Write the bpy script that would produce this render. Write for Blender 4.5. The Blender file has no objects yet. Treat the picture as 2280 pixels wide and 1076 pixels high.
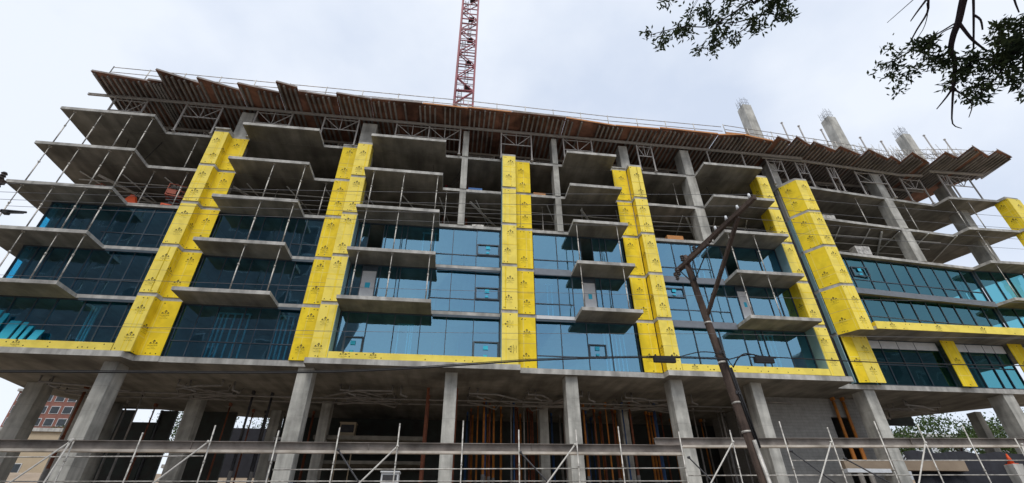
import bpy, math, random
from mathutils import Vector, Matrix
random.seed(7)
SC = bpy.context.scene
COL = SC.collection
R = math.radians

# ------------------------------------------------------------------ materials
def new_mat(name):
    m = bpy.data.materials.new(name); m.use_nodes = True
    nt = m.node_tree
    for n in list(nt.nodes): nt.nodes.remove(n)
    out = nt.nodes.new('ShaderNodeOutputMaterial')
    return m, nt, out

def surf(name, c1, c2=None, scale=3.0, rough=0.85, bump=0.15, metal=0.0, detail=6, streak=None, bscale=None,
         spec=0.3, lines=None, dark=None, darkamt=0.0, linecol=0.75):
    """principled with two-tone noise, optional vertical streaks, board lines and stains"""
    m, nt, out = new_mat(name)
    N, Lk = nt.nodes.new, nt.links.new
    b = N('ShaderNodeBsdfPrincipled'); Lk(b.outputs[0], out.inputs[0])
    b.inputs['Roughness'].default_value = rough; b.inputs['Metallic'].default_value = metal
    b.inputs['Specular IOR Level'].default_value = spec
    tc = N('ShaderNodeTexCoord')
    no = N('ShaderNodeTexNoise'); no.inputs['Scale'].default_value = scale; no.inputs['Detail'].default_value = detail
    no.inputs['Roughness'].default_value = 0.65
    Lk(tc.outputs['Object'], no.inputs['Vector'])
    rp = N('ShaderNodeValToRGB'); Lk(no.outputs['Fac'], rp.inputs[0])
    rp.color_ramp.elements[0].position = 0.32; rp.color_ramp.elements[1].position = 0.68
    c2 = c2 or tuple(x*0.75 for x in c1)
    rp.color_ramp.elements[0].color = (*c2, 1); rp.color_ramp.elements[1].color = (*c1, 1)
    col = rp.outputs[0]
    def mul(colsock, facsock, lo, hi=1.0, f0=0.4, f1=0.6):
        mr = N('ShaderNodeMapRange'); Lk(facsock, mr.inputs[0])
        mr.inputs[1].default_value = f0; mr.inputs[2].default_value = f1
        mr.inputs[3].default_value = lo; mr.inputs[4].default_value = hi
        mx = N('ShaderNodeVectorMath'); mx.operation = 'SCALE'
        Lk(colsock, mx.inputs[0]); Lk(mr.outputs[0], mx.inputs['Scale'])
        return mx.outputs[0]
    if streak:
        mp = N('ShaderNodeMapping'); Lk(tc.outputs['Object'], mp.inputs[0])
        mp.inputs['Scale'].default_value = streak
        n2 = N('ShaderNodeTexNoise'); n2.inputs['Scale'].default_value = 1.0; n2.inputs['Detail'].default_value = 5
        Lk(mp.outputs[0], n2.inputs['Vector'])
        col = mul(col, n2.outputs['Fac'], 0.72, 1.1, 0.35, 0.62)
    if lines:   # (axis, spacing, width) pour / board lines: a real pattern of the surface
        for ax, sp, wd in lines:
            sx = N('ShaderNodeSeparateXYZ'); Lk(tc.outputs['Object'], sx.inputs[0])
            md = N('ShaderNodeMath'); md.operation = 'MODULO'
            ad = N('ShaderNodeMath'); ad.operation = 'ADD'; ad.inputs[1].default_value = 1000*sp
            Lk(sx.outputs[ax], ad.inputs[0]); Lk(ad.outputs[0], md.inputs[0]); md.inputs[1].default_value = sp
            lt = N('ShaderNodeMath'); lt.operation = 'LESS_THAN'; lt.inputs[1].default_value = wd
            Lk(md.outputs[0], lt.inputs[0])
            col = mul(col, lt.outputs[0], 1.0, linecol, 0, 1)
    if dark:
        n3 = N('ShaderNodeTexNoise'); n3.inputs['Scale'].default_value = dark; n3.inputs['Detail'].default_value = 3
        Lk(tc.outputs['Object'], n3.inputs['Vector'])
        col = mul(col, n3.outputs['Fac'], 1-darkamt, 1.0, 0.38, 0.55)
    Lk(col, b.inputs['Base Color'])
    if bump:
        n4 = N('ShaderNodeTexNoise'); n4.inputs['Scale'].default_value = bscale or scale*8; n4.inputs['Detail'].default_value = 4
        Lk(tc.outputs['Object'], n4.inputs['Vector'])
        bp = N('ShaderNodeBump'); bp.inputs['Strength'].default_value = bump; bp.inputs['Distance'].default_value = 0.02
        Lk(n4.outputs['Fac'], bp.inputs['Height']); Lk(bp.outputs[0], b.inputs['Normal'])
    return m

M = {}
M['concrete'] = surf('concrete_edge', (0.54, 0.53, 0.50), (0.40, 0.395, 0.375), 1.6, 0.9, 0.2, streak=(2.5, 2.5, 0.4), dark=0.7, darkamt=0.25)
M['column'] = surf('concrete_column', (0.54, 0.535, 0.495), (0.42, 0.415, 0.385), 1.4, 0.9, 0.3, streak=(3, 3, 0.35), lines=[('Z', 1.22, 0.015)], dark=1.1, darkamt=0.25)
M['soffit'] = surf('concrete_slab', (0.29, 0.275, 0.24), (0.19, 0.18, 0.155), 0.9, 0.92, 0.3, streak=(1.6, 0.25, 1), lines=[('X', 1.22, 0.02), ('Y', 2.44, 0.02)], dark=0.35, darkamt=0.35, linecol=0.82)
M['yellow'] = surf('yellow_sheathing', (0.93, 0.71, 0.03), (0.89, 0.64, 0.02), 0.9, 0.75, 0.12, streak=None, dark=1.6, darkamt=0.13)
M['yellow_pale'] = surf('yellow_sheathing_pale', (0.93, 0.76, 0.15), (0.89, 0.71, 0.115), 0.9, 0.75, 0.12, streak=None, dark=1.6, darkamt=0.12)  # paler tone, mostly for the outermost faces
M['ink'] = surf('printed_ink', (0.03, 0.03, 0.02), (0.11, 0.09, 0.03), 3, 0.8, 0)
M['membrane'] = surf('blue_membrane', (0.30, 0.46, 0.50), (0.24, 0.39, 0.44), 2, 0.6, 0.05)
M['ply'] = surf('formwork_plywood', (0.39, 0.19, 0.125), (0.22, 0.11, 0.08), 1.3, 0.7, 0.2, streak=(0.8, 0.8, 0.8), lines=[('X', 1.22, 0.02), ('Y', 2.44, 0.02)], dark=0.6, darkamt=0.55, linecol=0.5)
M['ply_new'] = surf('new_plywood', (0.58, 0.27, 0.09), (0.42, 0.18, 0.06), 2, 0.7, 0.2)
M['joist'] = surf('joist_timber', (0.38, 0.35, 0.33), (0.25, 0.23, 0.215), 2.5, 0.8, 0.2, dark=0.8, darkamt=0.35)
M['alum'] = surf('truss_aluminium', (0.50, 0.48, 0.46), (0.38, 0.36, 0.345), 3, 0.6, 0.1)
M['galv'] = surf('galvanised_steel', (0.60, 0.58, 0.54), (0.40, 0.38, 0.35), 6, 0.55, 0.1, metal=0.3, dark=3, darkamt=0.4)
M['beam'] = surf('painted_steel_beam', (0.27, 0.245, 0.225), (0.17, 0.145, 0.13), 2.0, 0.7, 0.15, dark=0.9, darkamt=0.4)
M['beam_pale'] = surf('pale_beam_steel', (0.60, 0.55, 0.49), (0.42, 0.37, 0.31), 1.6, 0.7, 0.1, dark=1.3, darkamt=0.3)
M['white_paint'] = surf('white_painted_tube', (0.58, 0.56, 0.52), (0.42, 0.40, 0.37), 6, 0.5, 0.05)
M['frame'] = surf('window_frame', (0.075, 0.10, 0.125), (0.055, 0.075, 0.095), 3, 0.45, 0, metal=0.2)
M['spandrel'] = surf('spandrel_metal', (0.20, 0.22, 0.25), (0.15, 0.165, 0.19), 2, 0.5, 0.05, metal=0.2)
M['white'] = surf('white_panel', (0.66, 0.68, 0.70), (0.55, 0.57, 0.60), 3, 0.6, 0.02)
M['stud'] = surf('steel_stud', (0.80, 0.82, 0.82), (0.65, 0.68, 0.68), 5, 0.5, 0.02)
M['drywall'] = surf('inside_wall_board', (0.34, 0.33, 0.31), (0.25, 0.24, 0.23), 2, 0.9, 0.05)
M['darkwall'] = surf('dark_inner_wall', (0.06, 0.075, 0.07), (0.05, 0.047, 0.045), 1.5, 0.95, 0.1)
M['cmu'] = surf('block_wall', (0.33, 0.325, 0.31), (0.24, 0.235, 0.225), 2.5, 0.95, 0.3, lines=[('Z', 0.2, 0.015), ('X', 0.4, 0.012)], linecol=0.7)
M['shore_orange'] = surf('shore_orange', (0.55, 0.21, 0.035), (0.33, 0.11, 0.03), 3, 0.6, 0.1)
M['shore_grey'] = surf('shore_grey', (0.32, 0.30, 0.28), (0.2, 0.19, 0.18), 3, 0.6, 0.1)
M['shore_blue'] = surf('shore_blue', (0.05, 0.11, 0.26), (0.03, 0.07, 0.16), 3, 0.6, 0.1)
M['shore_rust_mast_shade'] = surf('shore_rust_mast_shade', (0.26, 0.09, 0.045), (0.15, 0.05, 0.03), 3, 0.7, 0.1)  # rusty props, and the shade colour of the lower crane mast
M['red'] = surf('crane_red', (0.30, 0.035, 0.065), (0.21, 0.025, 0.05), 3, 0.5, 0.05, dark=0.8, darkamt=0.3)
M['darksteel'] = surf('dark_steel', (0.06, 0.06, 0.065), (0.035, 0.035, 0.04), 4, 0.6, 0.05)
M['pole'] = surf('weathered_wood', (0.115, 0.082, 0.066), (0.06, 0.042, 0.036), 2.5, 0.9, 0.5, streak=(14, 14, 0.6), dark=0.9, darkamt=0.3)
M['cable'] = surf('cable_rubber', (0.02, 0.02, 0.022), (0.012, 0.012, 0.013), 5, 0.6, 0)
M['wire'] = surf('wire_metal', (0.20, 0.20, 0.21), (0.13, 0.13, 0.14), 5, 0.5, 0, metal=0.4)
M['porcelain'] = surf('insulator_glaze', (0.10, 0.085, 0.08), (0.06, 0.05, 0.05), 5, 0.3, 0)
M['orange'] = surf('safety_orange', (0.75, 0.11, 0.03), (0.6, 0.08, 0.02), 4, 0.5, 0)
M['dirt'] = surf('dirt', (0.34, 0.27, 0.20), (0.24, 0.185, 0.135), 0.4, 0.95, 0.5, bscale=3)
M['asphalt'] = surf('asphalt', (0.12, 0.115, 0.11), (0.09, 0.09, 0.085), 0.8, 0.9, 0.3, bscale=20)
M['pave'] = surf('pavement', (0.48, 0.46, 0.43), (0.38, 0.36, 0.34), 0.8, 0.9, 0.2, lines=[('X', 1.5, 0.02), ('Y', 1.5, 0.02)])
M['bark'] = surf('bark', (0.06, 0.042, 0.05), (0.03, 0.022, 0.026), 8, 0.95, 0.6)
M['brick'] = surf('red_brick', (0.27, 0.13, 0.10), (0.20, 0.09, 0.075), 0.8, 0.9, 0.2, lines=[('Z', 0.6, 0.05)], linecol=0.8)
M['tan'] = surf('tan_stucco', (0.50, 0.41, 0.29), (0.42, 0.34, 0.24), 0.5, 0.9, 0.1)
M['slate'] = surf('slate_cladding', (0.17, 0.17, 0.18), (0.11, 0.11, 0.12), 0.5, 0.9, 0.1)
M['glass_far'] = surf('far_window', (0.05, 0.06, 0.07), (0.03, 0.035, 0.04), 1, 0.15, 0)
M['netting'] = surf('dark_netting', (0.03, 0.032, 0.04), (0.02, 0.02, 0.026), 2, 0.9, 0.3)
M['tyre'] = surf('tyre_rubber', (0.02, 0.02, 0.02), None, 5, 0.8, 0)
M['blue_tarp'] = surf('blue_tarp', (0.05, 0.17, 0.42), (0.03, 0.10, 0.30), 2, 0.6, 0.2)
M['film'] = surf('cyan_film', (0.04, 0.50, 0.72), (0.03, 0.42, 0.62), 2, 0.5, 0)

def leafmat(name, c1, c2):
    m, nt, out = new_mat(name)
    N, Lk = nt.nodes.new, nt.links.new
    oi = N('ShaderNodeTexCoord'); no = N('ShaderNodeTexNoise'); no.inputs['Scale'].default_value = 6
    Lk(oi.outputs['Object'], no.inputs['Vector'])
    rp = N('ShaderNodeValToRGB'); Lk(no.outputs['Fac'], rp.inputs[0])
    rp.color_ramp.elements[0].position = 0.35; rp.color_ramp.elements[1].position = 0.65
    rp.color_ramp.elements[0].color = (*c1, 1); rp.color_ramp.elements[1].color = (*c2, 1)
    d = N('ShaderNodeBsdfDiffuse'); t = N('ShaderNodeBsdfTranslucent'); mx = N('ShaderNodeMixShader')
    mx.inputs[0].default_value = 0.22
    Lk(rp.outputs[0], d.inputs[0]); Lk(rp.outputs[0], t.inputs[0]); Lk(d.outputs[0], mx.inputs[1]); Lk(t.outputs[0], mx.inputs[2])
    Lk(mx.outputs[0], out.inputs[0]); return m
M['leaf'] = leafmat('oak_leaf', (0.045, 0.065, 0.045), (0.085, 0.11, 0.05))
M['leaf_far'] = leafmat('far_leaf', (0.045, 0.075, 0.03), (0.09, 0.13, 0.05))
M['leaf_brown'] = leafmat('brown_leaf', (0.10, 0.08, 0.04), (0.16, 0.12, 0.07))

def glassmat(name, refl, trans, rough=0.03):
    m, nt, out = new_mat(name)
    N, Lk = nt.nodes.new, nt.links.new
    tc = N('ShaderNodeTexCoord'); no = N('ShaderNodeTexNoise'); no.inputs['Scale'].default_value = 0.45; no.inputs['Detail'].default_value = 2
    Lk(tc.outputs['Object'], no.inputs['Vector'])
    bp = N('ShaderNodeBump'); bp.inputs['Strength'].default_value = 0.25; bp.inputs['Distance'].default_value = 0.04
    Lk(no.outputs['Fac'], bp.inputs['Height'])
    g = N('ShaderNodeBsdfGlossy'); g.inputs['Roughness'].default_value = rough; g.inputs['Color'].default_value = (*refl, 1)
    Lk(bp.outputs[0], g.inputs['Normal'])
    t = N('ShaderNodeBsdfTransparent'); t.inputs['Color'].default_value = (*trans, 1)
    a = N('ShaderNodeAddShader'); Lk(g.outputs[0], a.inputs[0]); Lk(t.outputs[0], a.inputs[1]); Lk(a.outputs[0], out.inputs[0])
    return m
M['glass'] = glassmat('blue_glass', (0.15, 0.285, 0.375), (0.13, 0.50, 0.66))
M['glass_teal'] = glassmat('teal_glass', (0.07, 0.16, 0.19), (0.10, 0.34, 0.39))
M['glass_clear'] = glassmat('far_glass', (0.5, 0.5, 0.5), (0.1, 0.1, 0.1))

# ------------------------------------------------------------------ mesh helpers
class MB:
    def __init__(s): s.v = []; s.f = []; s.mi = []; s.smooth = []
    def add(s, vs, fs, mi=0, smooth=False):
        o = len(s.v); s.v += [tuple(v) for v in vs]
        for f in fs: s.f.append(tuple(i+o for i in f)); s.mi.append(mi); s.smooth.append(smooth)
        return s
    def box(s, x0, x1, y0, y1, z0, z1, mi=0):
        v = [(x0,y0,z0),(x1,y0,z0),(x1,y1,z0),(x0,y1,z0),(x0,y0,z1),(x1,y0,z1),(x1,y1,z1),(x0,y1,z1)]
        return s.add(v, [(3,2,1,0),(4,5,6,7),(0,1,5,4),(1,2,6,5),(2,3,7,6),(3,0,4,7)], mi)
    def bar(s, a, b, w, h=None, mi=0, up=(0,0,1)):
        """rectangular bar from a to b"""
        h = h or w; a = Vector(a); b = Vector(b); d = (b-a).normalized(); up = Vector(up)
        sd = d.cross(up)
        if sd.length < 1e-4: sd = d.cross(Vector((1,0,0)))
        sd.normalize(); u2 = sd.cross(d).normalized()
        v = []
        for p in (a, b):
            for i, j in ((-1,-1),(1,-1),(1,1),(-1,1)): v.append(p + sd*(w/2*i) + u2*(h/2*j))
        return s.add(v, [(3,2,1,0),(4,5,6,7),(0,1,5,4),(1,2,6,5),(2,3,7,6),(3,0,4,7)], mi)
    def tube(s, pts, r, n=6, mi=0, r1=None, cap=True):
        pts = [Vector(p) for p in pts]; rr = r if isinstance(r, (list, tuple)) else None
        vs = []; fs = []; k = len(pts); prev = None
        for i, p in enumerate(pts):
            d = (pts[min(i+1,k-1)] - pts[max(i-1,0)]).normalized()
            if prev is None:
                sd = d.cross(Vector((0,0,1)))
                if sd.length < 1e-3: sd = d.cross(Vector((1,0,0)))
            else: sd = prev - d*prev.dot(d)
            sd.normalize(); prev = sd; u2 = sd.cross(d)
            ra = rr[i] if rr else (r if r1 is None else r + (r1-r)*i/(k-1))
            for j in range(n):
                t = 2*math.pi*j/n; vs.append(p + sd*(ra*math.cos(t)) + u2*(ra*math.sin(t)))
        for i in range(k-1):
            for j in range(n):
                a = i*n+j; b = i*n+(j+1)%n; fs.append((a, b, b+n, a+n))
        if cap: fs.append(tuple(range(n))[::-1]); fs.append(tuple(range((k-1)*n, k*n)))
        return s.add(vs, fs, mi, True)
    def prism(s, poly, z0, z1, mi_side=0, mi_cap=None):
        n = len(poly); mi_cap = mi_side if mi_cap is None else mi_cap
        o = [(x,y,z0) for x,y in poly] + [(x,y,z1) for x,y in poly]
        area = sum(poly[i][0]*poly[(i+1)%n][1]-poly[(i+1)%n][0]*poly[i][1] for i in range(n))
        sides = [(i,(i+1)%n,(i+1)%n+n,i+n) for i in range(n)]; b = tuple(range(n))[::-1]; t = tuple(range(n,2*n))
        if area < 0: sides = [f[::-1] for f in sides]; b = b[::-1]; t = t[::-1]
        s.add(o, sides, mi_side); o2 = len(s.v)-2*n
        s.f.append(tuple(i+o2 for i in b)); s.mi.append(mi_cap); s.smooth.append(False)
        s.f.append(tuple(i+o2 for i in t)); s.mi.append(mi_cap); s.smooth.append(False)
        return s
    def build(s, name, mats, parent=None):
        me = bpy.data.meshes.new(name); me.from_pydata(s.v, [], s.f)
        if not isinstance(mats, (list, tuple)): mats = [mats]
        for m in mats: me.materials.append(M[m] if isinstance(m, str) else m)
        me.polygons.foreach_set('material_index', s.mi); me.polygons.foreach_set('use_smooth', s.smooth)
        me.update(); o = bpy.data.objects.new(name, me); COL.objects.link(o)
        if parent: o.parent = parent
        return o

def tag(o, label=None, cat=None, group=None, kind=None):
    if label: o['label'] = label
    if cat: o['category'] = cat
    if group: o['group'] = group
    if kind: o['kind'] = kind
    return o
def empty(name, loc=(0,0,0), rz=0):
    o = bpy.data.objects.new(name, None); COL.objects.link(o); o.location = loc; o.rotation_euler.z = rz
    o.empty_display_size = 0.3; return o
def copy_tree(o, parent=None):
    c = o.copy(); COL.objects.link(c); c.parent = parent
    for ch in list(o.children): copy_tree(ch, c)
    return c

# ------------------------------------------------------------------ printed marks on the boards
def text_mesh(txt, size):
    cu = bpy.data.curves.new('t', 'FONT'); cu.body = txt; cu.size = size; cu.align_x = 'CENTER'; cu.resolution_u = 2
    ob = bpy.data.objects.new('t', cu); COL.objects.link(ob)
    dg = bpy.context.evaluated_depsgraph_get(); me = ob.evaluated_get(dg).to_mesh()
    vs = [tuple(v.co) for v in me.vertices]; fs = [tuple(p.vertices) for p in me.polygons]
    ob.evaluated_get(dg).to_mesh_clear(); bpy.data.objects.remove(ob); bpy.data.curves.remove(cu)
    return vs, fs
STAMP = ([], [])
def st_add(vs, fs, dx, dy):
    o = len(STAMP[0]); STAMP[0].extend([(v[0]+dx, v[1]+dy) for v in vs]); STAMP[1].extend([tuple(i+o for i in f) for f in fs])
for t, sz, dy in (('Georgia-Pacific', 0.115, -0.20), ('DensGlass', 0.075, -0.31), ('Exterior Sheathing', 0.075, -0.43)):
    v, f = text_mesh(t, sz); st_add(v, f, 0, dy)
# the mark: three black lobes stacked as a peak, with bars between
def tri(cx, cy, w, h): st_add([(cx-w/2,cy),(cx+w/2,cy),(cx,cy+h)], [(0,1,2)], 0, 0)
tri(0, 0.16, 0.20, 0.13); tri(-0.20, 0.0, 0.17, 0.12); tri(0.20, 0.0, 0.17, 0.12); tri(0, 0.02, 0.13, 0.09)
st_add([(-0.10,0.11),(0.10,0.11),(0.12,0.135),(-0.12,0.135)], [(0,1,2,3)], 0, 0)
st_add([(-0.28,-0.05),(0.28,-0.05),(0.28,-0.03),(-0.28,-0.03)], [(0,1,2,3)], 0, 0)

def face_panel(mb, p0, p1, z0, z1, th=0.05, stamps=2, mi=0, side=0.0, sc=1.0, rot=0.0):
    """a vertical board from plan point p0 to p1 whose outer face looks to the right-hand side of p0->p1 (towards the street)"""
    a = Vector((p0[0], p0[1], 0)); b = Vector((p1[0], p1[1], 0)); d = (b-a).normalized(); n = Vector((d.y, -d.x, 0))
    q = [a, b, b - n*th, a - n*th]
    vs = [(p.x, p.y, z0) for p in q] + [(p.x, p.y, z1) for p in q]
    mb.add(vs, [(3,2,1,0),(4,5,6,7),(0,1,5,4),(1,2,6,5),(2,3,7,6),(3,0,4,7)], mi)
    W = (b-a).length; H = z1-z0
    # joints between boards (dark gaps)
    if stamps:
        for k in range(stamps):
            if random.random() < 0.07: continue
            zc = z0 + H*(k+0.5)/stamps + 0.05 + random.uniform(-0.22, 0.22)
            c = a + d*(W*0.5 + side + random.uniform(-0.13, 0.13)) + n*0.004
            cs, sn = math.cos(rot), math.sin(rot)
            vv = []
            for x, y in STAMP[0]:
                x, y = x*sc, y*sc; x, y = x*cs-y*sn, x*sn+y*cs
                vv.append(tuple(c + d*x + Vector((0,0,zc+y))))
            mb.add(vv, STAMP[1], 2)
    if H > 1.5 and W > 0.5:      # strips of seam tape and a crease, each a thin raised band
        for k in range(random.choice((1,2,2))):
            t_ = random.uniform(0.05, 0.95); c0 = a + d*(W*t_-0.02) + n*0.0025; c1 = a + d*(W*t_+0.02) + n*0.0025
            mb.add([(c0.x,c0.y,z0+0.02),(c1.x,c1.y,z0+0.02),(c1.x,c1.y,z1-0.02),(c0.x,c0.y,z1-0.02)], [(0,1,2,3)], 1-mi)
        zt_ = z0 + H*random.uniform(0.2,0.8); c0 = a + n*0.0035; c1 = b + n*0.0035
        mb.add([(c0.x,c0.y,zt_),(c1.x,c1.y,zt_+random.uniform(-.02,.02)),(c1.x,c1.y,zt_+0.05),(c0.x,c0.y,zt_+0.05)], [(0,1,2,3)], 1-mi)
    # thin printed/cut joint lines and fastener dots
    for zz in ([z0+H*0.47] if H > 1.5 else []):
        c0 = a + n*0.003; c1 = b + n*0.003
        mb.add([(c0.x,c0.y,zz),(c1.x,c1.y,zz),(c1.x,c1.y,zz+0.012),(c0.x,c0.y,zz+0.012)], [(0,1,2,3)], 3)
    if W > 0.5 and H > 0.3:
        for k in range(int(3+W)):
            c = a + d*random.uniform(0.08, W-0.08) + n*0.003; zz = random.choice((z0+0.1, z1-0.12)) + random.uniform(-0.03,0.03); r = 0.028
            mb.add([(c.x-d.x*r,c.y-d.y*r,zz-r),(c.x+d.x*r,c.y+d.y*r,zz-r),(c.x+d.x*r,c.y+d.y*r,zz+r),(c.x-d.x*r,c.y-d.y*r,zz+r)], [(0,1,2,3)], 2)
YM = ['yellow', 'yellow_pale', 'ink', 'joist']

# ------------------------------------------------------------------ the building
Z = {3: 10.09, 4: 13.42, 5: 16.6, 6: 19.75, 7: 22.85, 8: 25.95}
T = 0.22
bld = empty('apartment_building', (0, 26, 0))
tag(bld, 'multi-storey concrete apartment block under construction with blue glass and yellow sheathing strips', 'building')
OFF = Matrix.Translation((0, -26, 0))
def part(mb, name, mats, parent=bld, label=None):
    o = mb.build(name, mats, parent)
    if parent is bld: o.matrix_parent_inverse = Matrix.Translation((0,-26,0))
    if label: o['label'] = label
    return o

BACK = [(45.0, 26.6), (43.4, 30.5), (42.4, 33.5), (40.0, 38.0), (-26.3, 38.0)]
def front(l):
    P1 = [(-20.55,26.05),(-17.2,26.05),(-17.2,25.43),(-16.22,25.43),(-16.18,25.98),(-15.08,25.98),(-15.05,26.05)]
    P2 = [(-9.95,26.05),(-8.72,26.05),(-8.70,25.93),(-7.62,25.93),(-7.55,25.43),(-6.55,25.43),(-6.55,26.05)]
    P3 = [(2.72,26.05),(2.72,25.43),(3.72,25.43),(3.74,25.95),(4.88,25.95),(4.88,26.05)]
    P4 = [(11.18,26.05),(11.2,25.97),(12.33,25.97),(12.36,25.43),(13.32,25.43),(13.34,26.05)]
    P5 = [(22.68,26.05),(22.7,25.43),(23.62,25.43),(23.62,28.0)]
    P6 = [(25.2,28.0),(25.22,26.5),(25.98,25.40),(26.98,25.38),(27.02,26.1)]
    if l >= 5: W = [(40.1,27.15),(40.4,26.02),(44.95,25.95),(45.1,25.45),(46.5,25.55)]
    else: W = [(38.0,26.9),(42.5,27.3),(44.6,27.3),(45.0,26.7)]
    if l == 4: P6 = [(25.2,28.0),(25.24,26.5),(25.98,25.42),(26.96,25.40),(26.98,25.14)]; W = [(46.5,25.14),(47,26.6)]
    end = [(-26.3,26.05)]
    if l == 4: return end + P1 + P2 + P3 + P4 + P5 + P6 + W + [(47.0,27.0)] + BACK[1:]
    return end + P1 + P2 + P3 + P4 + P5 + P6 + W + (BACK if l != 4 else [(47.0,27.0)]+BACK[1:])
for l in (8, 7, 6, 5, 4):
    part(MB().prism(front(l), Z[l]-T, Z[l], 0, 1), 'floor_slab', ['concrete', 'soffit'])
# podium slab, stepping in and out under the frames
L3 = [(-25.0,25.33),(-16.55,25.33),(-16.3,25.93),(-15.1,25.93),(-15.05,26.0),(-7.75,26.0),(-7.7,25.33),(3.8,25.33),(3.85,25.85),(12.35,25.95),(12.4,25.36),(24.05,25.4),(24.1,26.85),(47.5,26.85),(46,28.6),(39.3,30.2),(34.7,34.0),(30,38.3),(-14.3,38.5),(-23.2,35.5),(-25.3,32.5),(-25.05,29.7)]
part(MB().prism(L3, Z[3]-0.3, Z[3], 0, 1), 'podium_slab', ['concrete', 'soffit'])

# balconies (each a part of its own)
BALC = [(-26.3,-20.6,24.48,(8,7,6,5,4)), (-15.05,-10.05,24.48,(8,7,6,5,4)), (-6.55,-1.38,24.5,(8,7,6,5,4)),
        (7.38,11.12,24.5,(8,7,6,5,4)), (17.95,22.68,24.47,(8,7,6,5,4))]
for u0, u1, v0, ls in BALC:
    for l in ls:
        b = MB().prism([(u0,v0),(u1,v0),(u1,26.047),(u0,26.047)], Z[l]-T+0.003, Z[l]-0.003, 0, 1)
        b.box(u0+0.05, u1-0.05, v0+0.06, v0+0.075, Z[l]-T-0.004, Z[l]-T+0.002, 0)   # drip line
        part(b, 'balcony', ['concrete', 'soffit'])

# columns
def column(u0, u1, v0, v1, z0, z1, name='column'):
    b = MB(); c = 0.02
    b.prism([(u0+c,v0),(u1-c,v0),(u1,v0+c),(u1,v1-c),(u1-c,v1),(u0+c,v1),(u0,v1-c),(u0,v0+c)], z0, z1)
    return part(b, name, 'column')
for u0, u1, v0, v1 in [(-17.75,-17.05,26.15,27.15),(-8.15,-7.35,26.15,27.0),(-0.30,0.38,26.15,27.0),(6.50,7.22,26.15,27.0),
                       (12.75,13.52,26.15,27.0),(17.85,18.52,26.2,27.05),(25.95,26.72,26.95,28.0),(36.0,36.8,26.95,28.0)]:
    column(u0,u1,v0,v1,0,Z[3]-0.3)
for u0, u1, v0, v1 in [(-24.2,-23.3,30.5,31.4),(-23.3,-22.5,33.6,34.4),(-20.6,-19.9,31.0,31.7),(-16.3,-15.5,32.6,33.4),(-8.3,-7.7,33.2,34.0),
                       (6.05,6.65,32.2,33),(11.9,12.45,32.8,33.6),(31.0,31.5,33.2,33.9),(38.8,39.35,31.5,32.2),(-12.3,-11.6,36,36.7),(27.2,27.8,32,32.6)]:
    column(u0,u1,v0,v1,0,Z[3]-0.3,'inner_column')
FC = {'c1': (-16.42,-15.5,26.12,27.0), 'c2': (-7.78,-6.72,26.12,27.0), 'c3': (-0.2,0.25,26.0,26.8), 'c4': (6.65,7.07,26.0,26.8),
      'c5': (12.15,12.87,26.12,27.0), 'c6': (17.25,18.0,25.99,27.0), 'c7': (25.25,25.95,26.6,27.5), 'c8': (35.0,35.75,26.62,27.6), 'c9': (42.7,43.4,27.3,28.4)}
for k, (u0,u1,v0,v1) in FC.items():
    for l, zt in ((6, Z[7]-T), (7, Z[8]-T), (8, 28.55)):
        column(u0,u1,v0+ (0.0 if k not in ('c8',) else 0.12),v1,Z[l],zt)
for u in (-24.0,-16.0,-8.0,0,8,16,24,31):
    for l in (6, 7):
        column(u,u+0.5,31.5,32.1,Z[l],Z[l+1]-T,'inner_column')
    column(u,u+0.5,31.5,32.1,Z[8],28.6,'inner_column')
# columns rising above the top deck at the right, with starter bars
for u0, u1, zt in ((25.6,26.45,36.4),(34.1,34.95,35.9),(41.4,42.2,34.5)):
    column(u0,u1,27.0,27.9,28.97,zt)
    b = MB()
    for i in range(5):
        for j in range(3):
            x = u0+0.1+i*(u1-u0-0.2)/4; y = 27.1+j*0.35; h = random.uniform(0.9,1.3)
            b.tube([(x,y,zt),(x+random.uniform(-.12,.05),y,zt+h)], 0.016, 4)
    for zz in (0.35,0.75): b.tube([(u0+.05,27.05,zt+zz),(u1-.05,27.05,zt+zz),(u1-.05,27.85,zt+zz),(u0+.05,27.85,zt+zz),(u0+.05,27.05,zt+zz)], 0.012, 4)
    for k in range(6):
        x = u0-0.05; b.tube([(x,27.2,zt-0.5+k*.1),(x-random.uniform(.15,.4),27.1,zt-0.45+k*.14)], 0.01, 4)
    part(b, 'starter_bars', 'wire')

# walls inside
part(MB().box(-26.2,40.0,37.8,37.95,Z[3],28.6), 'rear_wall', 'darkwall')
for u in (-16.0, -7.2, 3.8, 12.4, 23.0):       # party walls
    for l in (3,4,5):
        part(MB().box(u-0.1,u+0.1,26.6,37.7,Z[l],Z[l+1]-T), 'party_wall', 'drywall')
for l in (3,4,5): part(MB().box(-24.6,40,30.6,30.75,Z[l],Z[l+1]-T), 'corridor_wall', 'drywall')
for l in (3,4,5): part(MB().box(-24.55,-24.45,26.4,30.5,Z[l]+0.01,Z[l+1]-T-0.01), 'end_wall', 'drywall')
part(MB().box(23.64,25.18,26.9,27.0,Z[3],25.7), 'gap_shade_sheet', 'netting')  # dark sheet set in the recess, its colour standing in for shade

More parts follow.
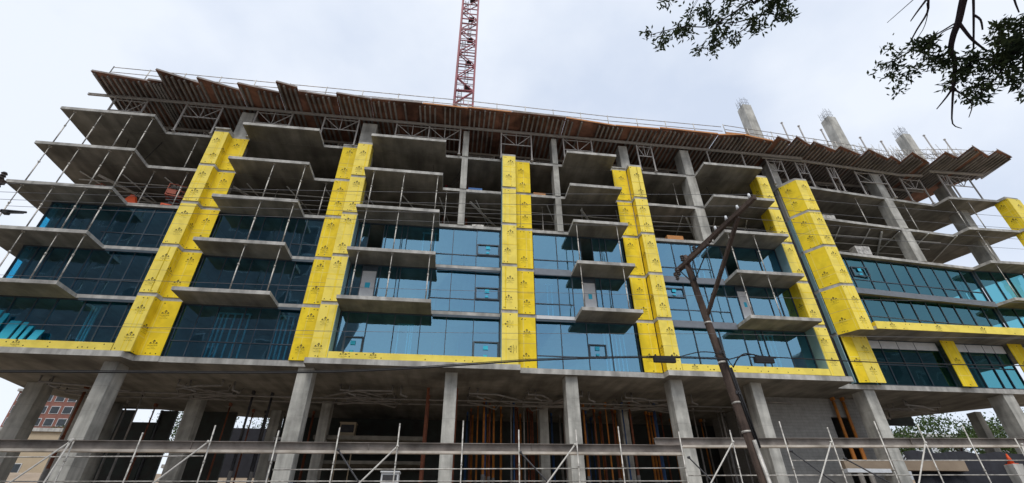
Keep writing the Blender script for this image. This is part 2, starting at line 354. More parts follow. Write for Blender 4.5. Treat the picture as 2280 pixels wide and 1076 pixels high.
# yellow sheathing, one board stack per face and storey
LV = [(3,4),(4,5),(5,6),(6,7),(7,8)]
def zr(a, b): return (Z[a]+0.0, Z[b]-T+0.0) if a != 3 else (Z[a]+0.0, Z[b]-T)
def strip(faces, name='sheathing_strip'):
    """faces: p0,p1,mi,stamps,side"""
    for a, b in LV:
        z0a, z1 = zr(a, b); z1 -= 0.004; z0a += 0.004
        for fc in faces:
            z0 = z0a - (0.21 if (a == 4 and fc[0][0] in (25.25, 25.98)) else 0)
            lv = fc[5] if len(fc) > 5 else (3,4,5,6,7)
            if a not in lv: continue
            mb = MB(); rot = 0.0; st = fc[3]; sc = 0.72
            if fc[6:] and fc[6].get(a) is not None: rot = fc[6][a]
            mat = YM
            if fc[2] == 'm': face_panel(mb, fc[0], fc[1], z0, z1, 0.04, 0, 0); mat = ['membrane']*4
            else: face_panel(mb, fc[0], fc[1], z0, z1, 0.05, st, fc[2], fc[4], sc, rot)
            part(mb, name if fc[2] != 'm' else 'membrane_strip', mat)
        # top plate
# P1
strip([((-17.15,25.38),(-16.25,25.38),1,2,0.0), ((-16.25,25.40),(-16.20,25.93),0,1,0), ((-16.20,25.93),(-15.10,25.93),0,2,0.0)])
# P2
strip([((-8.68,25.90),(-7.60,25.90),0,2,0.0), ((-7.55,25.38),(-6.60,25.38),1,2,0.0), ((-6.58,25.40),(-6.58,26.2),'m',0,0,(3,4,5)), ((-6.58,25.40),(-6.58,26.03),1,0,0,(6,7))])
# P3
strip([((2.76,25.38),(3.70,25.38),1,2,0.0,(3,4,5,6,7),{3: math.pi/2}), ((3.76,25.90),(4.84,25.90),0,2,0.0), ((2.74,26.1),(2.74,25.40),'m',0,0)])
# P4
strip([((11.22,25.92),(12.32,25.92),0,2,0.0), ((12.38,25.92),(12.38,25.42),0,1,0.0), ((12.38,25.38),(13.30,25.38),1,2,0.1)])
# P5
strip([((22.72,25.38),(23.60,25.38),1,2,0.0), ((22.70,26.35),(22.70,25.42),0,1,0.0,(4,6,7)), ((22.70,26.35),(22.70,25.42),'m',0,0,(3,5)), ((23.6,25.4),(23.6,26.3),'m',0,0)])
# P6 with its splayed left face
strip([((25.25,26.45),(25.98,25.36),0,2,0.0,(4,5,6,7)), ((25.98,25.34),(26.94,25.33),1,2,0.0,(4,5,6,7)),
       ((25.20,26.85),(25.20,26.5),'m',0,0,(3,4,5,6)),
       ((25.45,26.5),(26.1,26.40),0,1,0.0,(3,)), ((26.12,26.40),(27.25,26.40),1,2,0.0,(3,))])
# window-side posts of the lower right storey
strip([((32.9,26.55),(33.95,26.55),0,1,0.0,(3,)), ((38.2,26.6),(39.3,26.6),0,1,0.0,(3,)), ((44.4,26.6),(45.4,26.6),0,1,0.0,(3,))])
# P7 at the right end
strip([((44.98,26.35),(45.14,25.40),0,2,0.0,(4,5,6,7)), ((45.14,25.38),(46.45,25.46),1,2,0.0,(4,5,6,7))])
# coping of each strip above the top slab
for (x0,x1,y0,y1,zz) in ((-17.18,-16.2,25.3,26.2,0.12),(-8.7,-6.5,25.9,26.0,0.10),(11.2,12.3,25.9,26.0,0.1)):
    part(MB().box(x0,x1,y0,y1,Z[8]+0.003,Z[8]+zz), 'coping', 'concrete')
# yellow sills under the big glass frames
def sill(u0, u1, v, z0, z1, n=2, vb=26.1):
    mb = MB(); face_panel(mb, (u0,v), (u1,v), z0, z1, 0.05, 0, 1)
    mb.box(u0, u1, v+0.05, vb, z0+0.02, z1, 1)
    for k in range(n):
        c = u0 + (u1-u0)*(k*0.17+0.04) + 0.4
        vv = [(c+x*0.62, v-0.004, (z0+z1)/2+0.04+y*0.62) for x, y in STAMP[0]]; mb.add(vv, STAMP[1], 2)
    part(mb, 'sheathing_sill', YM)
sill(-24.95, -17.18, 25.36, 10.10, 10.50, 3); sill(-6.57, 2.73, 25.36, 10.10, 10.47, 2); sill(13.33, 22.68, 25.38, 10.10, 10.50, 1)
sill(26.98, 46.5, 25.07, 13.19, 13.70, 3, 25.12)
part(MB().box(27.0,46.4,25.13,26.55,13.425,13.69), 'sill_build_up', 'yellow')

# window walls: frame part with glazing, casements and doors as sub-parts
def window_wall(v, z0, z1, mull, transom=None, cas=(), door=None, glass='glass', v1=None, white_top=None, spandrel=True):
    """mull: u of mullions; v may slope to v1"""
    u0, u1 = mull[0], mull[-1]; v1 = v if v1 is None else v1
    vv = lambda u: v + (v1-v)*(u-u0)/(u1-u0)
    f = MB(); w = 0.022
    for u in mull: f.box(u-w, u+w, vv(u)-0.05, vv(u)+0.10, z0, z1)
    for za, zb in ((z0, z0+0.07), (z1-0.07, z1)):
        f.bar((u0, vv(u0)+0.02, (za+zb)/2), (u1, vv(u1)+0.02, (za+zb)/2), 0.135, zb-za)
    if transom: 
        ua = transom[1]; ub = transom[2]
        f.bar((ua, vv(ua)+0.015, transom[0]), (ub, vv(ub)+0.015, transom[0]), 0.11, 0.055)
    fo = part(f, 'window_wall', ['frame', 'spandrel'])
    g = MB()
    for a, b in zip(mull[:-1], mull[1:]):
        if door and abs(a-door[0]) < 0.02: continue
        zs = [z0, z1]
        if transom and a >= transom[1]-0.02 and b <= transom[2]+0.02: zs = [z0, transom[0], z1]
        for s, t in zip(zs[:-1], zs[1:]):
            j = [random.uniform(-0.014, 0.014) for _ in range(4)]
            g.add([(a,vv(a)+j[0],s),(b,vv(b)+j[1],s),(b,vv(b)+j[2],t),(a,vv(a)+j[3],t)], [(0,1,2,3)])
    go = g.build('glazing', glass, fo)
    for (a, b, s, t) in cas:
        c = MB(); y = vv(a)-0.09
        c.box(a,a+0.07,y,y+0.07,s,t); c.box(b-0.07,b,y,y+0.07,s,t); c.box(a+0.07,b-0.07,y,y+0.07,s,s+0.07); c.box(a+0.07,b-0.07,y,y+0.07,t-0.07,t)
        c.box((a+b)/2-0.15,(a+b)/2+0.12,y+0.03,y+0.045,(s+t)/2+0.05,(s+t)/2+0.28,1)
        c.box((a+b)/2-0.13,(a+b)/2+0.07,y+0.03,y+0.045,s+0.14,s+0.26,1)
        c.build('casement', ['frame', 'film'], fo)
    if door:
        a, b, kind = door; d = MB(); y = vv(a)
        if kind == 'white':
            d.box(a+0.04,b-0.04,y-0.02,y+0.05,z0+0.1,z1-0.45,0); d.box(a+0.3,b-0.3,y-0.03,y-0.02,z0+1.35,z0+1.7,1)
            d.box(a+0.03,b-0.03,y-0.02,y+0.05,z1-0.44,z1-0.1,2)
            d.build('door_panel', ['white', 'film', 'frame'], fo)
    if white_top:
        t = MB(); t.bar((u0+0.06, vv(u0)-0.03, (white_top+z1)/2), (u1-0.06, vv(u1)-0.03, (white_top+z1)/2), 0.03, z1-white_top-0.1)
        t.build('top_panel', 'white', fo)
    return fo
def top(l): return Z[l]-T
V = 26.22
# bay A (left)
for l, mu in ((3, (-24.8,-23.6,-22.5,-21.5,-20.1,-18.85,-17.9,-17.2)), (4, (-24.8,-24.0,-23.3,-22.3,-21.2,-20.0,-18.85,-17.9,-17.2)), (5, (-24.8,-23.85,-23.2,-22.15,-21.05,-20.1,-18.95,-17.9,-17.2))):
    window_wall(V, Z[l]+(0.42 if l == 3 else 0.02), top(l+1), mu, transom=(Z[l]+1.0, -21.3, -17.2) if l > 3 else None, glass='glass')
# left return of the glass box
for l in (3, 4, 5):
    f = MB()
    for y in (27.6, 29.0, 30.4): f.box(-24.87,-24.72,y-0.03,y+0.03,Z[l]+0.02,top(l+1))
    f.box(-24.87,-24.72,26.2,31.5,Z[l]+0.02,Z[l]+0.1); f.box(-24.87,-24.72,26.2,31.5,top(l+1)-0.1,top(l+1))
    fo = part(f, 'window_wall', 'frame')
    g = MB()
    for a, b in ((26.2,27.6),(27.6,29),(29,30.4),(30.4,31.5)): g.add([(-24.8,b,Z[l]),(-24.8,a,Z[l]),(-24.8,a,top(l+1)),(-24.8,b,top(l+1))], [(0,1,2,3)])
    g.build('glazing', 'glass', fo)
# bay B
for l, mu in ((3, (-15.05,-14.1,-13.2,-11.75,-10.95,-9.9,-8.78)), (4, (-15.05,-13.8,-12.3,-11.3,-10.4,-9.8,-8.78)), (5, (-15.05,-13.8,-12.4,-11.3,-10.4,-9.8,-8.78))):
    window_wall(V, Z[l]+0.02, top(l+1), mu, transom=(Z[l]+0.95, mu[0], mu[-1]) if l == 3 else (Z[l]+0.95, -10.4, -8.78))
# bay C
window_wall(V, Z[3]+0.4, top(4), (-6.5,-6.1,-5.0,-3.45,-1.95,-0.45,1.15,2.70), cas=((-6.07,-5.03,10.6,11.66),(1.18,2.66,10.6,11.66)))
window_wall(V, Z[4]+0.02, top(5), (-6.5,-5.8,-4.9,-4.72,-3.7,-3.5,-1.6,-0.35,1.16,2.70), transom=(Z[4]+0.93,-1.6,2.70), cas=((1.19,2.66,14.38,15.2),), door=(-5.8,-4.9,'white'))
window_wall(V, Z[5]+0.02, top(6), (-6.5,-5.83,-4.9,-4.72,-3.76,-3.4,-1.7,-0.40,1.15,2.70), transom=(Z[5]+0.9,-1.7,2.70), cas=((1.19,2.66,17.55,18.38),), door=(-5.83,-4.9,'open'))
# bay D
window_wall(V, Z[3]+0.02, top(4), (4.92,6.45,8.05,9.5,11.18), transom=(10.95,4.92,8.05), cas=((8.08,9.15,10.93,11.76),))
window_wall(V, Z[4]+0.02, top(5), (4.92,6.47,7.4,8.1,8.94,9.3,9.95,11.18), transom=(14.3,4.92,7.4), door=(8.1,8.94,'white'))
window_wall(V, Z[5]+0.02, top(6), (4.92,6.53,7.64,8.2,9.03,9.55,9.98,11.18), transom=(17.48,4.92,8.2), door=(8.2,9.03,'open'))
# bay E
window_wall(V, Z[3]+0.42, top(4), (13.4,15.0,16.7,18.3,19.2,19.66,21.15,22.66))
window_wall(V, Z[4]+0.02, top(5), (13.4,15.0,16.5,17.9,18.7,19.5,20.95,21.67,22.66), transom=(14.35,13.4,17.9), cas=((13.6,14.95,15.2,15.9),), door=(18.7,19.5,'white'))
window_wall(V, Z[5]+0.02, top(6), (13.4,14.8,16.2,17.4,18.44,19.45,21.2,22.66), transom=(17.5,13.4,17.4), door=(18.44,19.45,'open'))
# right wing
for l in (4, 5):
    window_wall(26.45, Z[l]+(0.35 if l == 4 else 0.02), top(l+1), (27.05,28.45,29.95,31.2,32.5,33.8,35.0,36.3,37.6,38.9,40.1), transom=(Z[l]+1.05+(0.3 if l == 4 else 0),27.05,40.1),
                cas=((28.6,29.9,Z[l]+1.3,Z[l]+2.1),) if l == 5 else (), glass='glass_teal', v1=27.45)
    window_wall(27.3, Z[l]+(0.35 if l == 4 else 0.02), top(l+1), (40.2,41.6,43.0,44.6), glass='glass_teal')
window_wall(27.0, Z[3]+0.02, top(4), (27.4,28.6,29.9,31.2,32.95), transom=(11.5,27.4,32.95), glass='glass_teal', white_top=12.55)
window_wall(27.0, Z[3]+0.02, top(4), (33.95,35.2,36.5,37.3,38.25), transom=(11.5,33.95,38.25), glass='glass_teal', white_top=12.55)
window_wall(27.0, Z[3]+0.02, top(4), (39.25,40.6,41.9,43.2,44.4), transom=(11.5,39.25,44.4), glass='glass_teal', white_top=12.55)
# dark metal closures just under and over the slab edges of glazed floors
for (a, b) in ((-20.4,-17.2),(-10.0,-8.75),(-1.3,2.7),(4.9,7.35),(13.35,17.9)):
    for l in (4,5,6):
        if l < 6: part(MB().box(a,b,26.0,26.04,Z[l]-T-0.16,Z[l]-T-0.004), 'slab_closure', 'frame')
part(MB().box(4.95,7.3,26.0,26.045,13.16,13.42), 'white_fascia', 'white')
for (a, b, l) in ((4.92,7.33,5),(13.36,17.9,5),(13.36,17.9,4)): part(MB().box(a,b,25.99,26.045,Z[l]-T-0.12,Z[l]+0.10), 'spandrel_panel', 'spandrel')
part(MB().bar((27.1,26.02,Z[5]-T/2),(40.0,27.06,Z[5]-T/2),0.03,T+0.2), 'spandrel_panel', 'spandrel')
# steel studs and ceiling tracks seen through the glass and in the open storeys
def studs(us, v, z0, z1):
    b = MB()
    for u in us: b.box(u-0.035,u+0.035,v,v+0.09,z0,z1)
    b.box(min(us)-0.1,max(us)+0.1,v-0.01,v+0.1,z1-0.06,z1-0.002); part(b, 'stud_wall', 'stud')
studs([-20.2,-20.0,-19.85], 27.0, Z[3]+0.01, top(4)); studs([-13.6,-13.35,-13.1,-12.7,-12.3,-11.9], 27.2, Z[3]+0.01, top(4)); studs([-10.2,-9.95,-9.7,-9.4], 27.2, Z[3]+0.01, top(4))
studs([-3.25,-2.7,-2.55,-2.45], 27.0, Z[3]+0.01, top(4)-0.3); studs([9.35,9.6,9.85,10.1,10.35,10.6], 26.9, Z[3]+0.01, top(4)-0.4)
studs([20.0,20.25,20.5,20.8], 26.9, Z[3]+0.01, top(4)); studs([-2.4,-1.6], 26.9, Z[5]+0.01, top(6)); studs([28.0,28.3,28.6], 27.8, Z[3]+0.01, top(4)); studs([35.6,36.0], 27.8, Z[3]+0.01, top(4))
studs([38.8,39.0,39.2,39.5,39.7], 28.0, Z[5]+0.01, top(6)); studs([16.9,17.1,17.5], 27.4, Z[5]+0.01, top(6)); studs([6.0,6.3], 27.4, Z[4]+0.01, top(5))
b = MB()
for k in range(26):
    u = -25+k*2.6; 
    b.bar((u,26.8,top(7)-0.12),(u+random.uniform(1.5,3.5),33.5,top(7)-0.12),0.07,0.05)
for k in range(6):
    y = 27.6+k*1.05; b.bar((-25.5,y,top(7)-0.18),(39.5,y+0.25,top(7)-0.18),0.06,0.05)
for k in range(8):
    u = -24+k*8.2; b.bar((u,27,top(7)-0.15),(u+4,32.5,top(7)-0.15),0.13,0.12)
part(b, 'ceiling_tracks', 'stud')
for k in range(14):
    u = random.uniform(-24,36); l = random.choice((6,7)); b = MB(); y = random.uniform(26.8,28.5)
    b.tube([(u,y,Z[l+1]-T),(u+.2,y,Z[l]+1.6),(u+.7,y+.3,Z[l]+0.9),(u+1.5,y+.2,Z[l]+1.2),(u+2.2,y,Z[l+1]-T)], 0.018, 5)
    part(b, 'hanging_cable', 'cable')
for (u, l, w_, h_) in ((-13.2,6,1.3,.5),(-3.0,6,1.0,.7),(1.2,6,.8,.4),(5.6,7,.9,.5),(15.4,6,1.2,.6),(28.5,7,1.4,.5),(30.3,6,1.2,.8),(-22.5,7,1.2,.5),(0.9,7,1.0,.5),(9.0,6,1.4,.4)):
    o = MB().box(-w_/2,w_/2,-.3,.3,.1,h_).box(-w_/2,w_/2,-.28,-.2,0,.1).box(-w_/2,w_/2,.2,.28,0,.1).build('material_stack', random.choice(['ply_new','galv','blue_tarp','tan'])); o.location = (u,26.75,Z[l]+.003)
    tag(o, 'small material stack on the %s open floor, %s' % ('lower' if l == 6 else 'upper', {-13.2:'second balcony bay',-3.0:'third balcony bay',1.2:'right of the central column',5.6:'right of the third yellow strip',15.4:'right of the fourth yellow strip',28.5:'right of the splayed strip',30.3:'left of the wing column',-22.5:'left end bay',0.9:'right of the central column',9.0:'fourth balcony bay'}[u]), 'material stack')
# podium ceiling pipes
b = MB()
def pipe(pts, r=0.05): b.tube([(x,y,z) for x,y,z in pts], r, 6)
zc = Z[3]-0.3
for (u0, sgn) in ((-22.5,1),(-15.3,1),(-12.9,-1),(-6.4,1),(-3.4,-1),(1.2,1),(4.8,1),(8.2,-1),(11,1),(15,-1),(30.5,1),(20,1)):
    for k in range(4):
        y = 28.9+0.8*k+random.uniform(-.2,.2); L_ = random.uniform(1.6,4.6)
        pts = [(u0,y,zc-0.02),(u0,y,zc-0.35),(u0+sgn*L_*0.5,y+random.uniform(-.3,.3),zc-0.42),(u0+sgn*L_,y+random.uniform(0.2,1.2),zc-0.48)]
        if k % 2: pts.append((pts[-1][0]+sgn*0.3, pts[-1][1]+0.2, zc-0.02))
        pipe(pts, 0.035 if k % 3 else 0.055)
    b.tube([(u0+0.5,29.2,zc),(u0+0.5,29.2,zc-0.5),(u0+0.9,29.3,zc-0.6)], 0.06, 6)
for y in (30.5, 31.6): pipe([(-22,y,zc-0.4),(-9,y+0.3,zc-0.4),(3,y-0.2,zc-0.45),(19,y,zc-0.4)], 0.05)
pipe([(28.5,30.5,zc-0.35),(33.5,29.2,zc-0.35),(33.5,29.2,zc-0.05)], 0.04)
part(b, 'ceiling_pipes', 'shore_grey')
# block wall and stair box of the ground floor right of centre
b = MB(); b.box(20.6,24.1,29.2,29.45,0,zc); b.box(24.1,24.9,29.2,29.45,0,zc); b.box(24.9,26.3,29.2,29.45,8.6,zc); b.box(26.3,27.1,29.2,29.45,0,zc); b.box(24.9,26.3,29.2,29.45,0,4.3); b.box(20.4,20.6,29.2,36,0,zc); b.box(27.1,27.3,29.2,36,0,zc)
part(b, 'block_wall', 'cmu')
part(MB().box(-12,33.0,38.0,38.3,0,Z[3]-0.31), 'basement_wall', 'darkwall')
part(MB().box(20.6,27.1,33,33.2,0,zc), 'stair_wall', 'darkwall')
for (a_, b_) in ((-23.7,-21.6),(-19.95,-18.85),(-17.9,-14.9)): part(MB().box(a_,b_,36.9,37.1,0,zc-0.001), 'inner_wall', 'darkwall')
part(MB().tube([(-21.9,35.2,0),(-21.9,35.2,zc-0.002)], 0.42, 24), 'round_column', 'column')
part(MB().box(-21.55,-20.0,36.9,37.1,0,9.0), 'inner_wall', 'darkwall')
# transfer deck at mid height at the dark centre-left
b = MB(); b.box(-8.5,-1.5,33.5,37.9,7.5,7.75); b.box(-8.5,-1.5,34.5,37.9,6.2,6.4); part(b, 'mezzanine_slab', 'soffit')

# ------------------------------------------------------------------ top formwork
sil = [(-25.6,-22.2,23.94,24.38),(-22.2,-21.26,24.25,24.35),(-21.26,-18.85,23.34,24.2),(-18.75,-16.3,23.65,24.44),(-16.17,-13.6,23.83,24.34),(-13.46,-12.1,23.38,23.72),(-12.08,-9.6,24.0,24.2),
       (-9.45,-7.06,23.86,24.10),(-7.04,-3.35,24.10,24.06),(-3.33,0.0,24.06,24.1),(0.02,3.3,24.06,24.10),(3.32,7.45,24.1,24.13),(7.47,11.45,24.13,24.46),(11.47,15.0,24.46,24.4),(15.02,19.9,24.3,24.36),(19.92,22.0,24.39,24.13),(22.02,24.7,24.2,24.55)]
wing = [(24.75,26.2,24.02,24.45),(26.22,27.95,23.78,24.55),(27.97,30.5,24.18,24.9),(30.52,33.05,24.4,25.15),(33.07,35.6,24.38,25.23),(35.62,37.05,24.9,25.5),(37.07,39.7,24.30,25.36),(39.72,41.4,23.9,24.4),(41.42,43.9,23.05,23.95),(43.92,46.1,23.2,23.85)]
def ftable(i, u0, u1, va, vb, rightside=False):
    fl = 'formwork_table'
    root = empty(fl, (u0, 26, 28.9))
    tag(root, None, 'formwork', 'formwork tables lining the top edge')
    inv = Matrix.Translation((-u0,-26,-28.9))
    e = 31.0 + (0 if not rightside else 0)
    def P(mb, n, m):
        o = mb.build(n, m, root); o.matrix_parent_inverse = inv; return o
    # deck: outer edge slanted
    if u1 > 44: back = [(45.0,26.95),(43.3,30.4)]; poly = [(u0,va),(u1,vb),(45.0,26.95),(43.92,29.0)]; e = 28.5
    elif u1 > 41.5: poly = [(u0,va),(u1,vb),(u1,29.0),(43.3,30.4),(u0,30.4)]; e = 30
    else: poly = [(u0,va),(u1,vb),(u1,31.0),(u0,31.0)]
    zt = 28.98 + (i % 3)*0.03
    P(MB().prism(poly, zt-0.02, zt), 'plywood_deck', 'ply_new' if i in (900,) else 'ply')
    # edge board
    P(MB().bar((u0+0.02,va+0.03,zt+0.07),(u1-0.02,vb+0.03,zt+0.07),0.04,0.13), 'edge_board', 'ply_new' if i in (9,10,12,13,14,15,16) else 'joist')
    n = max(3, int(round((u1-u0)/0.42)))
    lean = 0.28 if (u0 < -14) else (0.0 if u0 < -9 else 0.0)
    if -13.5 < u0 < -12.5: lean = 0.0
    if -12.5 < u0 < -7: lean = -0.35
    for k in range(n+1):
        x = u0 + (u1-u0)*(k+0.5)/(n+1); vo = va + (vb-va)*(x-u0)/(u1-u0) + random.uniform(0.06, 0.28)
        if random.random() < 0.10: continue
        dx = lean*random.uniform(0.8,1.1) + random.uniform(-0.03,0.03)
        xe = x - dx*(26.2-vo)/2.0
        xo = x
        ve = e-0.3 if not (u1 > 41.5 and e < 31) else 28.0 - (x-43)*0.5
        xe2 = min(max(x - dx, u0+0.06), u1-0.06) if lean else x
        zj = zt-0.02-0.085
        j = MB()
        a = (x, vo, zj); bb = (xe2, ve, zj)
        j.bar(a, bb, 0.045, 0.165); j.bar((a[0],a[1],zj+0.0625),(bb[0],bb[1],zj+0.0625),0.12,0.035); j.bar((a[0],a[1],zj-0.0635),(bb[0],bb[1],zj-0.0635),0.12,0.035)
        P(j, 'joist', 'joist')
    return root
sil = [(a[0], (sil[i+1][0] if i+1 < len(sil) else wing[0][0]), a[2], a[3]) for i, a in enumerate(sil)]
wing = [(a[0], (wing[i+1][0] if i+1 < len(wing) else a[1]), a[2], a[3]) for i, a in enumerate(wing)]
tl = []
for i, s in enumerate(sil): tl.append(ftable(i, *s))
for i, s in enumerate(wing): tl.append(ftable(i+len(sil), *s, rightside=True))
FL = ['left end formwork table overhanging the leftmost balcony stack', 'small flat formwork table beside the far left one, set back from its neighbours', 'formwork table with the tallest jagged point near the left roof corner',
 'slanted formwork table left of the first yellow strip top', 'slanted formwork table just above the first concrete column from the left', 'narrow boxy formwork table sticking up with upright joists', 'formwork table with splayed joists right of the narrow boxy one',
 'formwork table above the second yellow strip from the left', 'long rust brown formwork table over the third balcony stack', 'rust brown formwork table directly below and left of the red crane mast', 'rust brown formwork table just right of the red crane mast',
 'formwork table right of the third yellow strip top', 'formwork table above the small fourth balcony stack', 'formwork table above the fourth yellow strip', 'orange tinted formwork table below the bright new plywood', 'short formwork table left of the first roof column', 'formwork table under the first tall roof column',
 'dark small formwork table right of the first roof column', 'formwork table with a brown plank end above the splayed yellow strip', 'grey ribbed formwork table between the first two roof columns', 'grey ribbed formwork table under the second roof column', 'grey ribbed formwork table right of the second roof column',
 'short reddish formwork table midway along the right wing', 'ribbed formwork table below the third roof column', 'ribbed formwork table right of the third roof column', 'formwork table with the red peaked plywood near the right end', 'outermost formwork table at the right tip of the roof']
for o, l in zip(tl, FL): o['label'] = l
# front and rear stringers with truss frames: tables' legs
def tru(posts, v, z0=Z[8], label=''):
    u0, u1 = posts[0], posts[-1]
    root = empty('shoring_truss', (u0, v, z0)); inv = Matrix.Translation((-u0,-v,-z0))
    tag(root, label, 'shoring truss', 'truss frames propping the top formwork')
    def P(mb, n, m):
        o = mb.build(n, m, root); o.matrix_parent_inverse = inv; return o
    zt = 28.60
    for a, b in zip(posts[:-1], posts[1:]):
        f = MB(); zm = 27.45
        if b-a < 2.9:
            m = (a+b)/2
            f.bar((a,v,zm),(b,v,zm),0.05,0.07); f.bar((a+.05,v+.03,zt-0.05),(m-.1,v+.03,zm+0.05),0.04,0.05); f.bar((b-.05,v+.03,zt-0.05),(m+.1,v+.03,zm+0.05),0.04,0.05)
            f.bar((m,v-.0,zt),(m,v-.0,zm),0.045); f.bar((a,v+.02,zt-0.12),(b,v+.02,zt-0.12),0.05,0.05)
            P(f, 'brace_frame', 'alum')
    for p in posts:
        f = MB(); f.box(p-0.045,p+0.045,v-0.045,v+0.045,z0+0.05,zt-0.0); f.box(p-0.1,p+0.1,v-0.1,v+0.1,z0+0.004,z0+0.05)
        P(f, 'leg', 'alum')
    return root
def chord(pts, label):
    f = MB()
    for a, b in zip(pts[:-1], pts[1:]):
        for z in (28.64, 28.77): f.bar((a[0],a[1],z),(b[0],b[1],z),0.14,0.035)
        f.bar((a[0],a[1],28.705),(b[0],b[1],28.705),0.03,0.12)
    return tag(f.build('stringer', 'alum'), label, 'stringer', 'long beams under the top formwork')
GR = [(-24.9,-22.8),(-20.15,-17.71),(-15.27,-12.83),(-10.5,-8.02),(-5.24,-2.81,-0.43),(2.70,5.04),(7.60,9.87),(13.6,14.8),(19.57,22.62)]
GL = ['truss frame at the far left above the leftmost balcony','truss frame just left of the first yellow strip','truss frame above the second balcony stack, left pair','truss frame left of the second yellow strip','wide truss frame above the third balcony stack','truss frame above the third yellow strip','truss frame above the fourth balcony','narrow truss frame right of the fourth yellow strip','truss frame above the fifth balcony']
for g, l in zip(GR, GL): tru(g, 25.93, label=l)
GW = [(24.98,26.3),(27.63,28.51),(30.68,31.35),(33.45,36.14),(38.08,40.0)]
for k, g in enumerate(GW): tru(g, 26.25+max(0,(g[0]-27))*0.07, label=['truss frame behind the top of the splayed yellow strip','narrow pair of truss legs right of the splayed yellow strip','second narrow pair of truss legs in the right wing','wide truss frame right of the wing column','truss frame left of the right wing balcony'][k])
tru((41.0,41.9,44.0), 26.2, label='long pale truss legs standing on the right wing balcony')
for v, nm in ((28.6,'second'),(31.0,'third')):
    for k, g in enumerate([(-25,-22.6),(-20,-17.6),(-15,-12.6),(-10,-7.6),(-5,-2.6),(0,2.4),(5,7.4),(10,12.4),(15,17.4),(20,22.4),(26,28.4),(31,33.4),(36,38.4)]):
        tru(g, v, label='truss frame in the %s row under the top deck, %s' % (nm, ['at the left end','left of the first yellow strip','behind the first yellow strip','behind the second yellow strip','behind the third balcony stack','left of the third yellow strip','right of the third yellow strip','behind the fourth yellow strip','behind the fifth balcony','left of the splayed strip','right of the splayed strip','behind the wing column','in the right wing'][k]))
chord([(-26.7,25.83),(28.0,25.83)], 'long grey front beam carrying the formwork over the main facade')
chord([(24.6,26.12),(28.2,26.12),(38.0,26.75),(40,26.6)], 'front beam carrying the formwork over the right wing')
chord([(40.1,26.0),(45.2,25.85)], 'short front beam at the right end of the formwork')
chord([(-25.5,28.6),(42,28.6)], 'second long beam deeper under the formwork'); chord([(-25.5,31.0),(40.5,31.0)], 'third long beam deepest under the formwork')
# inner deck over the rest of the floor
part(MB().box(-25.6,40.5,31.02,38.0,28.97,29.0), 'deck_form', 'ply')
b = MB()
for k in range(150): b.box(-25.4+k*0.44,-25.32+k*0.44,31.1,36,28.80,28.965)
part(b, 'deck_joists', 'joist')
part(MB().prism([(-25.4,26.4),(22,26.4),(27,27.0),(40,28),(44.6,27.4),(43.2,30.4),(40,38),(-25.4,38)], 29.05, 29.12), 'deck_rebar_mat', 'wire')

# new plywood upstand and guard rail at the roof edge
def up(u0,u1,v,z0,z1,lab):
    b = MB(); b.box(u0,u1,v,v+0.03,z0,z1); 
    for x in (u0+0.02, (u0+u1)/2, u1-0.06): b.box(x,x+0.04,v+0.03,v+0.12,z0,z1)
    tag(b.build('plywood_upstand', 'ply_new'), lab, 'plywood')
up(20.9,22.9,24.7,29.03,29.75,'bright orange plywood upstand left of the first roof column'); up(11.7,15.3,24.7,29.03,29.35,'low bright plywood upstand on the roof edge right of centre')
up(-1.6,3.2,24.6,29.03,29.25,'low bright plywood upstand at the foot of the crane')
def rail(pts, ph, label, posts=2.2, lean=0.0):
    root = empty('guard_rail', (pts[0][0], pts[0][1], 29.0)); inv = Matrix.Translation((-pts[0][0],-pts[0][1],-29.0))
    tag(root, label, 'guard rail')
    for hh in (1.0, 0.55, 0.12):
        o = MB().tube([(x,y,z+hh*ph) for x,y,z in pts], 0.03, 5).build('rail', 'galv', root); o.matrix_parent_inverse = inv
    for a, b in zip(pts[:-1], pts[1:]):
        n = max(1, int((Vector(b)-Vector(a)).length/posts))
        for k in range(n):
            p = Vector(a).lerp(Vector(b), k/n)
            o = MB().tube([p, p+Vector((lean,0,ph+0.1))], 0.034, 5).build('post', 'galv', root); o.matrix_parent_inverse = inv
    return root
rail([(-24.9,24.45,29.0),(-24.9,24.45,29.0+0.001),(-13.0,24.45,29.0),(0,24.4,29.0),(11.0,24.6,29.0),(20.5,24.55,29.0)], 1.12, 'thin metal guard rail along the top edge above the main facade')
rail([(20.7,24.5,29.2),(25,24.7,29.1),(31,25.0,29.0),(36.5,25.5,29.0)], 1.1, 'thin guard rail on the roof between the tall columns', 1.6)
rail([(37,25.3,29.0),(41.6,24.6,29.0),(45.6,24.4,29.0),(44.5,27.5,29.0)], 1.15, 'thin guard rail around the right roof corner', 1.5)
rail([(24,26.4,29.1),(31,26.6,29.1),(38,27.0,29.1),(44,26.6,29.1)], 1.2, 'second guard rail set back behind the right roof edge', 1.2)
for (u, z, l) in ((26.74,31.95,'leftmost tall bar'),(28.24,31.75,'second tall bar'),(30.27,31.57,'tall bar midway between the first two roof columns'),(33.73,31.06,'short tall bar just right of the second roof column'),(35.62,30.82,'short bar left of the third roof column'),(40.47,32.14,'tall bar right of the third roof column'),(42.38,31.87,'rightmost tall bar')):
    b = MB(); b.box(u-0.04,u+0.04,24.98,25.06,29.0,z); b.box(u-0.07,u+0.07,24.95,25.09,z-0.1,z)
    tag(b.build('edge_post', 'alum'), l + ' standing on the right roof edge', 'post', 'tall posts on the right roof edge')
b = MB()
for k in range(520):
    u = random.uniform(23.2,45.6); v = random.uniform(24.9,25.7) if u < 39 else random.uniform(24.2,25.4); a = Vector((u,v,29.1))
    b.tube([a, a+Vector((random.uniform(-.5,.5),random.uniform(-.2,.2),random.uniform(0.2,1.2)))], 0.016, 4)
